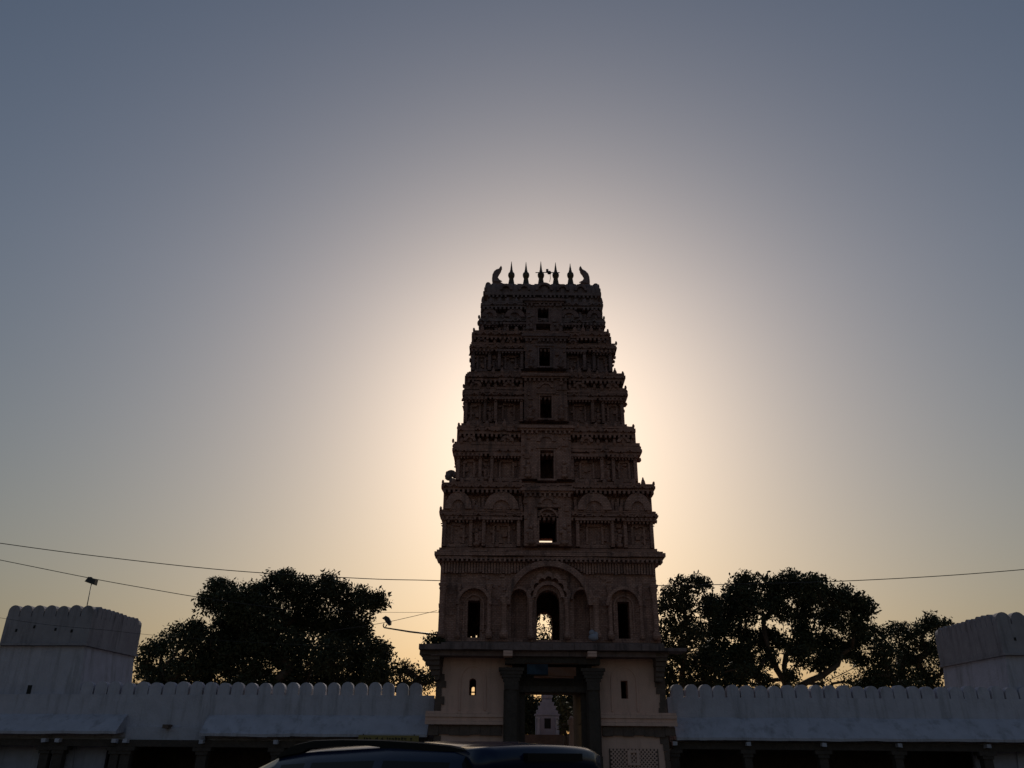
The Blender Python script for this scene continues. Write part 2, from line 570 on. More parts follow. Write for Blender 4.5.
    for i, (a, b) in enumerate(ws):
        xa, xb = ax + W * a, ax + W * b
        if i < 2:
            xa += .05
            xb -= .05
        pj = .26 if i < 2 else .38
        by = MB()
        zt = mz0 - .14
        for e in (0, 1):
            for px_ in ((xa, xa + .17), (xb - .17, xb)):
                by.box(px_[0] + e * .02, px_[1] - e * .02, Yf - pj - e * .03, Yf + .02, zB + H * .085 + e * .1, zt - e * .14)
        nm = (xa + xb) / 2
        by.box(xa + .2, xb - .2, Yf - .1, Yf + .02, zB + H * .085, zB + H * .13)
        by.box(nm - (xb - xa) * .2, nm + (xb - xa) * .2, Yf - .12, Yf + .02, zt - .2, zt - .05)
        for sgn in (-1, 1):
            q = nm + sgn * (xb - xa) * .2
            by.box(q - .05, q + .05, Yf - .13, Yf + .02, zB + H * .135, zt - .21)
        by.box(xa - .04, xb + .04, Yf - pj - .12, Yf + .02, zt + .003, zt + .12)
        dentils(by, xa, xb, Yf - pj - .02, zt, .07, .1, .09, .06)
        by.build('pilaster_bay', mw, st)
        # shrine roof in front of the neck between the two courses
        sh = MB()
        z0 = mz1 + .004
        rh = max(.22, lz0 - mz1 - .06)
        N = 10
        rr = min((xb - xa) * .46, rh * 1.1)
        pts = [(nm - rr * math.cos(math.pi * k / N), z0 + rh * math.sin(math.pi * k / N)) for k in range(N + 1)]
        sh.prism(pts, Yf - .36, Yf + .1)
        arch_band(sh, nm, z0, rr * .5, rr * .98, Yf - .48, Yf - .362, rh / rr, N=8)
        sh.box(nm - .04, nm + .04, Yf - .25, Yf - .15, z0 + rh * .9, z0 + rh + .18)
        for q in range(3):
            ball_x = nm + (q - 1) * rr * .5
            sh.ball((ball_x, Yf - .33, z0 + rh * .2), rr * .18, .08, rh * .16, 6, 4, .2)
        for sg in (-1, 1):
            if not ax + .1 < nm + sg * (rr + .06) < bx - .1: continue
            sh.box(nm + sg * (rr + .06) - .07, nm + sg * (rr + .06) + .07, Yf - .2, Yf + .02, z0, z0 + rh * rnd.uniform(.6, .9))
            if not ax + .1 < nm + sg * (rr + .25) < bx - .1: continue
            sh.box(nm + sg * (rr + .25) - .05, nm + sg * (rr + .25) + .05, Yf - .14, Yf + .02, z0, z0 + rh * rnd.uniform(.4, .8))
        sh.build('shrine_roof', mw, st)
    for sgn in (-1, 1):
        xx = (cax + cbx) / 2 + sgn * cw * .36
        spots = [(xx, Yf - .56, zB + H * .09, H * .3), (ax + W * (.5 + sgn * .3155), Yf - .08, zB + H * .13, H * .25)]
        spots += [(ax + W * (.5 + sgn * (.5 - q)), Yf - .1, zB + H * .09, H * .27) for q in (.165, .40)]
        for sp_ in spots:
            fg = MB()
            relief(fg, *sp_)
            fg.build('relief', mw, st)
    # floor slab
    fl = MB()
    fl.box(ax + .05, bx - .05, Yf + .05, Yb - .05, zB - .25, zB - .004)
    fl.build('floor_slab', M['tower_dark'], st)
    return st, zT


#        top  bot  wl    wr    Yf    Yb    lip                       mid                      window                        centre bay
storey('s7', 306, 337, 480, 603.5, 40.0, 44.0, (306, 311, 481, 602.5), (321, 326, 478.5, 605), (537.5, 548, 313, 327), (526, 562, 309))
storey('s6', 336, 375, 470.5, 613, 39.6, 44.4, (334.5, 341, 472, 609.5), (346, 352.5, 469.5, 616), (539, 549.5, 352.5, 370.5), (525, 566, 344))
storey('s5', 376, 428, 463, 625, 39.2, 44.8, (376.5, 383.5, 466, 624.5), (390, 400, 462.5, 627), (540, 551, 400, 422), (524, 567, 383.5))
storey('s4', 429, 486, 455, 638.5, 38.8, 45.2, (429, 437, 457.5, 634.5), (444.5, 456, 452.5, 641), (540, 553, 454, 482), (521, 571, 435))
storey('s3', 486, 553, 441, 655, 38.4, 45.6, (486, 492, 442, 654), (512, 519, 440, 657), (539, 556, 521, 545), (524, 571, 497),
       through=(536, 552, 541, 546.5))

# ---- arcaded storey above the gate
Y2f, Y2b = 38.0, 46.0
def storey_arcade():
    st = empty('storey', (1.9, Y2f, 8), None, None)
    st.parent = TW
    st.matrix_parent_inverse = TW.matrix_basis.inverted()
    ax, zB = zx(437.5, 641, Y2f)
    bx, _ = zx(660, 641, Y2f)
    zT = at(545, 553, Y2f).z
    X = lambda p, y=620: at(p, y, Y2f).x
    Z = lambda y: at(548, y, Y2f).z
    mb = MB()
    ops = [(X(467.5), X(480), Z(638), Z(601), 0),
           (X(511), X(527), Z(639), Z(590), (X(527) - X(511)) * .5),
           (X(536.5), X(560), Z(640), Z(590), (X(560) - X(536.5)) * .5),
           (X(574), X(590), Z(639), Z(590), (X(590) - X(574)) * .5),
           (X(618), X(630), Z(638), Z(601), 0)]
    wall_open(mb, ax, bx, zB, zT, Y2f, Y2f + .7, ops)
    mb.box(ax, ax + .8, Y2f + .7, Y2b - .6, zB, zT - .002)
    mb.box(bx - .8, bx, Y2f + .7, Y2b - .6, zB, zT - .002)
    # back wall: ragged arched hole opposite the middle arch
    hx0, hz0 = zx(536, 641, Y2b)
    hx1, hz1 = zx(551.5, 614, Y2b)
    wall_open(mb, ax, bx, zB, zT, Y2b - .6, Y2b, [(hx0, hx1, hz0, hz1, (hx1 - hx0) * .5),
              (at(476, 630, Y2b).x, at(477.6, 630, Y2b).x, at(474, 638, Y2b - .6).z, at(474, 635.5, Y2b).z, 0), (at(471, 630, Y2b).x, at(472.4, 630, Y2b).x, at(474, 638, Y2b - .6).z, at(474, 636.5, Y2b).z, 0)])
    # niche backs behind the two smaller arches
    for a, b in ((511, 527), (574, 590)):
        mb.box(X(a) - .15, X(b) + .15, Y2f + .45, Y2f + .69, Z(640), Z(588))
    for i in range(230):
        x = rnd.uniform(ax + .05, bx - .05)
        z = rnd.uniform(zB + .1, zT - .6)
        if any(o_[0] - .1 < x < o_[1] + .1 for o_ in ops): continue
        s_ = rnd.uniform(.04, .14)
        mb.box(x - s_, x + s_, Y2f - rnd.uniform(.01, .06), Y2f + .02, z - s_ * .5, z + s_ * .6, .015)
    mb.box(ax + .8, bx - .8, Y2f + .7, Y2b - .6, zT - .3, zT - .01)
    for sx_ in (ax, bx):
        for i in range(40):
            z = rnd.uniform(zB + .1, zT - .3)
            y = rnd.uniform(Y2f, Y2b - .5)
            s_ = rnd.uniform(.05, .14)
            mb.box(sx_ - s_ * .7, sx_ + s_ * .7, y, y + s_ * 3, z - s_, z + s_, .03)
    mb.build('wall', M['tower'], st)
    co = MB()
    ll, lz0 = zx(434.7, 560, Y2f)
    lr, _ = zx(664.4, 560, Y2f)
    h = at(545, 551.5, Y2f).z - lz0
    for a, b, dx in ((-.25, 0, -.22), (0, .35, -.12), (.35, .8, 0), (.8, 1, -.1)):
        band(co, ll - dx, lr + dx, Y2f - .38 - dx, Y2b + .2, lz0 + h * a, lz0 + h * b - .004, 0, rough=.05)
    dentils(co, ll + .1, lr - .1, Y2f - .3, lz0 + .02, .1, .14, .12)
    co.build('cornice', M['tower'], st)
    # fluted frieze under the cornice
    n = 74
    runs = [MB(), MB()]
    for i in range(n):
        x = ax + .05 + (bx - ax - .1) * i / n
        zb = Z(574) + rnd.uniform(-.04, .03)
        u = (x - X(549)) / (X(596) - X(549))
        if abs(u) < 1:
            zb = max(zb, Z(600) + (Z(562) - Z(600)) * math.sqrt(1 - u * u))
        if zb < lz0 - h * .25 - .05:
            runs[0 if u < 0 else 1].box(x + .02, x + (bx - ax) / n - .02, Y2f - .14 - rnd.uniform(0, .03), Y2f + .02, zb, lz0 - h * .25 - .01)
    for fz in runs:
        fz.build('frieze', M['tower'], st)
    # arches
    def one_arch(*a, **k):
        q = MB()
        arch_band(q, *a, **k)
        q.build('arch_moulding', M['tower'], st)
    one_arch(X(549), Z(606), X(549) - X(510), X(549) - X(504), Y2f - .42, Y2f + .02, .98, N=32)
    one_arch(X(548.7), Z(600), X(548.7) - X(530.5), X(548.7) - X(526.5), Y2f - .34, Y2f + .02, 1.2, N=56, foils=7)
    one_arch(X(548.5), Z(598), X(548.5) - X(536), X(548.5) - X(532.5), Y2f - .24, Y2f + .02, 1.0, N=18)
    for c in (519, 582):
        one_arch(X(c), Z(600), X(c) - X(c - 9), X(c) - X(c - 11), Y2f - .26, Y2f + .02, 1.1, N=14)
    for c in (473.5, 624):
        one_arch(X(c), Z(606), X(c) - X(c - 15), X(c) - X(c - 18), Y2f - .36, Y2f + .02, 1.05, N=18)
        one_arch(X(c), Z(606), X(c) - X(c - 9), X(c) - X(c - 10.5), Y2f - .1, Y2f + .02, 1.05, N=16, legs=1.2)
    # slim columns with bases and capitals
    for c, wd in ((442, 5), (458, 3), (489, 4), (504, 4), (530.5, 4), (567, 4), (595.5, 4), (610, 4), (641, 3), (655, 5)):
        cm = MB()
        x = X(c)
        r = wd * .025
        z0, z1 = Z(639.5), Z(598 if 500 < c < 600 else 585)
        y = Y2f - (.36 if c in (504, 595.5) else .2)
        if c in (504, 595.5): r *= 1.35
        cm.lathe([(r * 1.6, 0), (r * 1.6, .22), (r * 1.15, .3), (r, .4), (r * .95, (z1 - z0) * .5), (r, z1 - z0 - .35),
                  (r * 1.5, z1 - z0 - .22), (r * 1.2, z1 - z0 - .16), (r * 1.7, z1 - z0 - .06), (r * 1.7, z1 - z0)], (x, y, z0), 12)
        cm.build('column', M['tower'], st)
    return zB


zledge = storey_arcade()


# ---- gate base
def gate_base():
    ax, _ = zx(437, 690, Y2f)
    bx, _ = zx(664, 690, Y2f)
    X = lambda p, y=690: at(p, y, Y2f).x
    Z = lambda y: at(550, y, Y2f).z
    zt = Z(656)
    base = empty('gate_base', (1.9, Y2f, 0), None, None)
    base.parent = TW
    base.matrix_parent_inverse = TW.matrix_basis.inverted()
    # plastered front, left and right of the gate
    for name, a, b, op in (('l', 437, 512, (469, 476, 696, 679, .13)), ('r', 592, 664, (621, 628, 698, 680, 0))):
        mb = MB()
        wall_open(mb, X(a), X(b), 0, zt, Y2f, Y2f + .8,
                  [(X(op[0]), X(op[1]), Z(op[2]), Z(op[3]), op[4])])
        mb.build('front_wall', M['cream'], base)
        c = (op[0] + op[1]) / 2
        am = MB()
        arch_band(am, X(c), Z(681), .52, .6, Y2f - .05, Y2f + .01, 1.1, N=16, legs=Z(681) - Z(711))
        am.build('blind_arch', M['cream'], base)
        md = MB()
        xa, xb = (427, 504) if name == 'l' else (598, 674)
        for k, (y0, y1, o) in enumerate(((725.5, 722, .3), (722, 718, .2), (718, 714.5, .26), (714.5, 712, .16))):
            n = 5
            for i in range(n):
                u0, u1 = X(xa) + (X(xb) - X(xa)) * i / n, X(xa) + (X(xb) - X(xa)) * (i + 1) / n
                md.box(u0 + .002, u1 - .002, Y2f - o + rnd.uniform(-.012, .012), Y2f + .02, Z(y0) + .004, Z(y1) - .004)
        md.build('moulding', M['cream'], base)
        dk = MB()
        n = 7
        for i in range(n):
            u0, u1 = X(xa + 3) + (X(xb - 2) - X(xa + 3)) * i / n, X(xa + 3) + (X(xb - 2) - X(xa + 3)) * (i + 1) / n
            dk.box(u0 + .004, u1 - .004, Y2f - .12 + rnd.uniform(-.03, .02), Y2f + .02, Z(735.5) + rnd.uniform(-.04, .04), Z(726.2))
        dk.build('stone_course', M['stone'], base)
        # rough bare quoins on the outer edge
        q = MB()
        ex = X(a) if name == 'l' else X(b)
        z = 0.0
        while z < zt - .05:
            hh = rnd.uniform(.22, .38)
            wq = rnd.uniform(.14, .42)
            x0, x1 = (ex - .06, ex + wq) if name == 'l' else (ex - wq, ex + .06)
            q.box(x0, x1, Y2f - .035 - rnd.uniform(0, .03), Y2f + .3, z + .004, min(zt, z + hh) - .004, .012)
            z += hh
        q.build('corner_stones', M['stone'], base)
    # jali lattice on the right
    ja = MB()
    lx0, lx1, lz1 = X(608), X(653), Z(748)
    lz0 = lz1 - 1.45
    ja.box(lx0 - .06, lx1 + .06, Y2f - .035, Y2f + .01, lz0, lz1)
    ja.build('lattice_recess', M['stone'], base)
    jl = MB()
    pitch = .16
    n = int((lx1 - lx0 + lz1 - lz0) / pitch)
    cxm = (lx0 + lx1) / 2
    for sg in (1, -1):
        for i in range(n + 1):
            t = i * pitch
            # clip the diagonal to the panel
            pts = []
            x_a = lx0 + t if sg > 0 else lx1 - t
            # line x = x_a - sg*s, z = lz0 + s
            s0 = 0
            s1 = lz1 - lz0
            if sg > 0:
                s0 = max(s0, x_a - lx1)
                s1 = min(s1, x_a - lx0)
            else:
                s0 = max(s0, lx0 - x_a)
                s1 = min(s1, lx1 - x_a)
            if s1 - s0 < .05: continue
            p = Vector((x_a - sg * s0, 0, lz0 + s0))
            q_ = Vector((x_a - sg * s1, 0, lz0 + s1))
            d = (q_ - p).normalized()
            nn = Vector((-d.z, 0, d.x)) * .022
            yy0 = Y2f - .075 if sg > 0 else Y2f - .078
            pl = [(p - nn), (q_ - nn), (q_ + nn), (p + nn)]
            pl = [(v.x, v.z) for v in pl]
            jl.prism(pl if sg < 0 else pl, yy0, Y2f - .037)
    jl.build('lattice', M['cream'], base)
    js = MB()
    sx0, sx1 = X(627), X(633)
    sz0, sz1 = Z(762), Z(752)
    js.box(sx0 - .12, sx0, Y2f - .13, Y2f - .03, sz0 - .1, sz1 + .1)
    js.box(sx1, sx1 + .12, Y2f - .13, Y2f - .03, sz0 - .1, sz1 + .1)
    js.box(sx0 + .001, sx1 - .001, Y2f - .13, Y2f - .03, sz1, sz1 + .1)
    js.box(sx0 + .001, sx1 - .001, Y2f - .13, Y2f - .03, sz0 - .1, sz0)
    js.build('slot_frame', M['cream'], base)
    # passage: side rooms, back walls, ceiling
    pa = MB()
    gx0, gx1 = X(520), X(586)
    gz = Z(692)
    for (x0, x1) in ((ax, gx0), (gx1, bx)):
        pa.box(x0 if x0 == ax else x1 - .7, x0 + .7 if x0 == ax else x1, Y2f + .8, Y2b - .7, 0, zt)
    pa.box(gx0 - .5, gx0, Y2f + .8, Y2b - .7, 0, zt)
    pa.box(gx1, gx1 + .5, Y2f + .8, Y2b - .7, 0, zt)
    sl = [at(471.5, 695.7, Y2b), at(475.2, 687, Y2b)]
    wall_open(pa, ax, gx0, 0, zt, Y2b - .7, Y2b, [(sl[0].x, sl[1].x, sl[0].z, sl[1].z, .1)])
    sb = MB()
    zz = at(473, 692.6, Y2b).z
    sb.box(sl[0].x - .02, sl[1].x + .02, Y2b - .4, Y2b - .3, zz - .03, zz + .03)
    sb.build('slit_bar', M['stone'], base)
    pa.box(gx1, bx, Y2b - .7, Y2b, 0, zt)
    pa.box(gx0, gx1, Y2b - .7, Y2b, at(550, 690, Y2b).z, zt)
    pa.box(gx0 + .002, gx1 - .002, Y2f + .8, Y2b - .7, gz + .3, zt - .01)
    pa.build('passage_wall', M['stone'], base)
    # door frame, jambs and lintels
    df = MB()
    for (a, b, yf) in ((512, 520, Y2f - .1), (586, 592, Y2f - .1)):
        df.box(X(a) + .003, X(b) - .003, yf, Y2f + .8, 0, zt - .004)
    df.box(X(520), X(586), Y2f + .05, Y2f + .8, gz, gz + .45)
    df.box(X(518), X(588), Y2f - .22, Y2f + .03, gz - .02, gz + .22)
    df.box(X(520) + .002, X(586) - .002, Y2f + .1, Y2f + .78, gz + .452, zt - .006)
    dentils(df, X(521), X(585), Y2f - .15, gz + .2, .14, .2, .16, .1)
    for sx_, e in ((X(520), 1), (X(586), -1)):
        df.box(min(sx_, sx_ + e * .22), max(sx_, sx_ + e * .22), Y2f + .12, Y2f + .5, 0, gz - .003)
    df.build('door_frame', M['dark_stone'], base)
    # open door leaves
    for e, x0, mname in ((1, X(523.5), 'redcloth'), (-1, X(583), 'wood')):
        dl = MB()
        for k in range(4):
            y0 = Y2f + .85 + k * .42
            dl.box(x0 - .04, x0 + .04, y0, y0 + .41, .1, gz - .1)
        for z in (.5, 1.6, 2.7):
            dl.box(x0 - .07, x0 + .07, Y2f + .84, Y2f + 2.5, z, z + .12)
        dl.build('door_leaf', M[mname], base)
    # tall portal columns with bracket capitals
    Yp = 37.25
    for a, b in ((503.5, 519), (587, 601)):
        cm = MB()
        x0, x1 = at(a, 700, Yp).x, at(b, 700, Yp).x
        xc = (x0 + x1) / 2
        hw = (x1 - x0) / 2
        zc = at(550, 668, Yp).z
        cm.box(x0 - .1, x1 + .1, Yp - .1, Yp + .74, 0, .5)
        cm.box(x0, x1, Yp, Yp + .66, .5, 1.4)
        n = 8
        cm.lathe([(hw * 1.0, 0), (hw * 1.0, zc - .9 - 1.4)], (xc, Yp + .33, 1.4), 8, smooth=False)
        cm.box(x0 + .02, x1 - .02, Yp + .01, Yp + .65, zc - .9, zc - .55)
        for k in range(4):
            o = .03 + k * .065
            cm.box(xc - hw - o, xc + hw + o, Yp - .03 * k, Yp + .7, zc - .55 + k * .14 + .003, zc - .55 + (k + 1) * .14 - .003)
        cm.build('portal_column', M['dark_stone'], base)
        be = MB()
        bx0, bx1 = at(a, 650, 36.9).x, at(a + 9, 650, 36.9).x
        bz0, bz1 = at(550, 657, 36.9).z, at(550, 651.5, 36.9).z
        be.box(bx0, bx1, 36.55, 37.9, bz0, (bz0 + bz1) / 2 - .01)
        be.box(bx0, bx1, 36.6, 37.9, (bz0 + bz1) / 2 + .01, bz1)
        be.build('beam_end', M['cream'], base)
    # beam and ledge slab
    lg = MB()
    zl0, zl1 = at(550, 650.5, 36.9).z, at(550, 643, 36.9).z
    xa, xb = at(419, 646, 36.9).x, at(686, 649, 36.9).x
    n = 12
    for i in range(n):
        u0, u1 = xa + (xb - xa) * i / n, xa + (xb - xa) * (i + 1) / n
        y0 = 36.75 + rnd.uniform(-.06, .06)
        tpr = .16 if i == n - 1 else (.08 if i == 0 else 0)
        lg.box(u0 + .003, u1 - .003, y0, 38.0, zl0 + rnd.uniform(0, .02), zl1 - tpr - rnd.uniform(0, .03))
    lg.box(xa + .5, xb - .8, 37.1, 37.99, zl0 - .22, zl0 - .004)
    lg.box(ax - .05, bx + .05, 37.996, Y2b, zt + .004, zledge - .003)
    lg.box(xa + .3, xb - .6, 38.02, Y2b + .3, zl0 + .01, zl1 - .02)
    lg.build('ledge', M['tower_dark'], base)
    bm = MB()
    bm.box(at(505, 660, 37.3).x, at(600, 660, 37.3).x, 37.3, 37.85, at(550, 664, 37.3).z, zl0 - .226)
    bm.build('beam', M['dark_stone'], base)
    # stepped corner brackets under the ends of the ledge
    for e, px_ in ((1, 420), (-1, 668)):
        br = MB()
        for k in range(6):
            f = k / 6
            x0 = at(px_ + (k * 3.0 if e > 0 else -k * 1.2), 655, 37.3).x
            x1 = at(440 if e > 0 else 655, 655, 37.3).x
            z1 = zl0 - .004 - k * .2
            br.box(x0, x1, 37.1 + f * .5, 38.3, z1 - .19, z1, .02)
        br.build('bracket', M['stone'], base)


gate_base()


# ---- barrel roof, horns and spikes
def roof():
    Yr = 42.0
    rf = empty('barrel_roof', (1.9, Yr, 22), None, None)
    rf.parent = TW
    rf.matrix_parent_inverse = TW.matrix_basis.inverted()
    Yf = 40.5
    x0, z0 = zx(487, 307, Yf)
    x1, _ = zx(598, 307, Yf)
    zn = at(545, 297, Yf).z
    nk = MB()
    nk.box(x0, x1, Yf, 43.5, z0 - .3, zn)
    for i in range(14):
        x = x0 + .1 + (x1 - x0 - .2) * i / 14
        nk.box(x + .05, x + .3, Yf - .1, Yf + .02, z0, zn - .1)
    nk.box(x0 - .12, x1 + .12, Yf - .22, 43.7, zn + .003, zn + .16)
    dentils(nk, x0, x1, Yf - .13, zn, .1, .14, .13, .08)
    nk.build('neck', M['tower_dark'], rf)
    # barrel vault: ribs in courses
    zt = at(545, 290.5, Yr).z
    zv = zn + .164
    bl = MB()
    n = 26
    xa, xb = at(488, 292, Yr).x, at(596.5, 292, Yr).x
    N = 14
    for i in range(n):
        u0, u1 = xa + (xb - xa) * i / n, xa + (xb - xa) * (i + 1) / n
        g = 1.0 if i % 2 else .965
        vs = []
        for x in (u0, u1):
            for k in range(N + 1):
                a = math.pi * k / N
                vs.append((x, Yr - 1.62 * g * math.cos(a) * (1 + .08 * math.sin(2 * a) ** 2), zv + (zt - zv) * g * math.sin(a) ** .8))
        m_ = N + 1
        fs = [(k, k + 1, m_ + k + 1, m_ + k) for k in range(N)]
        fs += [tuple(range(N, -1, -1)), tuple(range(m_, 2 * m_))]
        bl.add(vs, fs)
    bl.box(xa - .02, xb + .02, Yr - .35, Yr + .35, zt - .12, zt + .06)
    cxm = at(543, 290, Yr).x
    bl.ball((cxm, Yr - 1.3, zv + .35), .34, .35, .4, 10, 7, .1)
    arch_band(bl, cxm, zv + .2, .36, .5, Yr - 1.72, Yr - 1.3, 1.0, N=12)
    for u in (.17, .33, .67, .83):
        xx = xa + (xb - xa) * u
        arch_band(bl, xx, zv + .2, .22, .36, Yr - 1.72, Yr - 1.4, 1.1, N=10)
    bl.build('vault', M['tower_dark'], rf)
    # horseshoe gable ends
    for px_, s in ((487.5, -1), (595.5, 1)):
        g = MB()
        cx, cz = zx(px_, 289.5, Yr)
        zb = zv - .02
        top = at(545, 283.5, Yr - .8).z
        prof = []
        for k in range(25):
            a = math.pi * (k / 24 * 1.3 - .15)
            prof.append((math.cos(a), math.sin(a)))
        hz = (top - zb) / 2
        for (r0, r1, xx0, xx1) in ((0, 1.0, -.1, .06), (0, .86, .06, .15), (0, .62, .15, .22)):
            for k in range(24):
                (c0, s0), (c1, s1) = prof[k], prof[k + 1]
                q = lambda r, c, s_: (Yr - 1.5 * r * c, zb + hz * .75 + hz * 1.0 * r * s_)
                A, B, C_, D = q(r0, c0, s0), q(r1, c0, s0), q(r1, c1, s1), q(r0, c1, s1)
                vs = [(cx + s * xx0, p[0], p[1]) for p in (A, B, C_, D)] + [(cx + s * xx1, p[0], p[1]) for p in (A, B, C_, D)]
                g.add(vs, [(0, 1, 2, 3), (7, 6, 5, 4), (0, 4, 5, 1), (1, 5, 6, 2), (2, 6, 7, 3), (3, 7, 4, 0)])
        g.ball((cx - s * .06, Yr - .5, top - .1), .2, .4, .26, 10, 7, .1)
        g.ball((cx + s * .16, Yr - .4, zb + .25), .2, .4, .22, 8, 6, .1)
        g.build('gable_end', M['tower_dark'], rf)
    # horns at both ends of the ridge
    o1 = [(285, 144), (257, 142), (254, 122), (256, 105), (263, 91), (272, 84), (282, 81), (291, 69), (295, 75), (287, 88), (280, 100), (276, 112), (279, 124), (286, 134), (300, 142)]
    o2 = [(618, 148), (605, 146), (622, 138), (631, 124), (631, 108), (624, 96), (615, 84), (611, 76), (616, 70), (623, 83), (636, 90), (647, 101), (652, 114), (654, 132), (654, 150)]
    for ol in (o1, o2):
        h = MB()
        pts = [zx(430 + a / 4.096, 250 + b / 4.096, Yr) for a, b in ol]
        # rounded thickness: a thinner slab either side of the full one
        ar = sum(pts[i][0] * pts[(i + 1) % len(pts)][1] - pts[(i + 1) % len(pts)][0] * pts[i][1] for i in range(len(pts)))
        if ar < 0: pts = pts[::-1]
        c = (sum(p[0] for p in pts) / len(pts), sum(p[1] for p in pts) / len(pts))
        h.prism(pts, Yr - .14, Yr + .14)
        sm = [(c[0] + (p[0] - c[0]) * .8, c[1] + (p[1] - c[1]) * .8) for p in pts]
        h.prism(sm, Yr - .22, Yr - .142)
        h.prism(sm, Yr + .142, Yr + .22)
        h.build('horn', M['tower_dark'], rf)
    # five spikes on mounds
    for px_, tip in ((511.3, 261.5), (526, 262), (541, 261.5), (555.8, 262.5), (570.6, 263.5)):
        f = MB()
        bx, _ = zx(px_, 284, Yr)
        zb = at(px_, 287, Yr).z
        U = (at(px_, 277, Yr).z - zb) / 10.0          # one pixel of height
        H = at(px_, tip, Yr).z - zb
        zc = at(px_, 275, Yr).z - zb
        R = 3.1 * U * .94
        f.lathe([(U * 7.6, -U * 2.0), (U * 6.6, -U * .4), (U * 4.4, U * .7), (U * 2.8, U * 2.2), (R * .85, U * 4.4), (R * .62, zc - R * 1.15), (R * .8, zc - R * .95), (R * .95, zc - R * .5),
                 (R * 1.0, zc), (R * .9, zc + R * .5), (R * .55, zc + R * .9), (R * .42, zc + R * 1.1), (R * .5, zc + R * 1.35), (R * .36, zc + R * 1.6),
                 (R * .3, zc + R * 2.3), (R * .16, H * .88), (.012, H)], (bx, Yr, zb), 14)
        f.build('finial', M['copper'], rf)
    return zt


roof()

# ---- fixture lashed across two spikes
def lamp_bar():
    Y = 41.7
    e = empty('lamp_bar', at(548, 272.5, Y), 'thin bar with a small dark lamp and dangling cord, tied across two roof spikes', 'lamp')
    b = MB()
    b.tube([at(535.5, 272.6, Y), at(547, 272.4, Y), at(559.7, 272.6, Y)], .028, 6)
    b.build('bar', M['metal'], e)
    l = MB()
    l.ball(at(549.3, 272.8, Y), .13, .16, .11, 10, 7)
    p = at(547.2, 271.2, Y)
    l.box(p.x - .07, p.x + .07, p.y - .1, p.y + .1, p.z - .06, p.z + .1)
    l.build('lamp_head', M['metal'], e)
    c = MB()
    c.tube([at(550, 274, Y), at(550.4, 278, Y), at(549.6, 282, Y)], .016, 5)
    c.build('cord', M['cable'], e)


lamp_bar()


# ------------------------------------------------------------------ gallery walls either side
YW = 39.0          # wall face
YE = 38.1          # outer edge of the eave
YBK = 43.5


def merlon_pts(cx, z0, w, h):
    r = w / 2
    N = 8
    pts = [(cx - r, z0), (cx + r, z0), (cx + r, z0 + h - r * .95)]
    for k in range(1, N):
        a = math.pi * k / N
        pts.append((cx + r * math.cos(a), z0 + h - r * .95 + r * .95 * math.sin(a)))
    pts.append((cx - r, z0 + h - r * .95))
    return pts


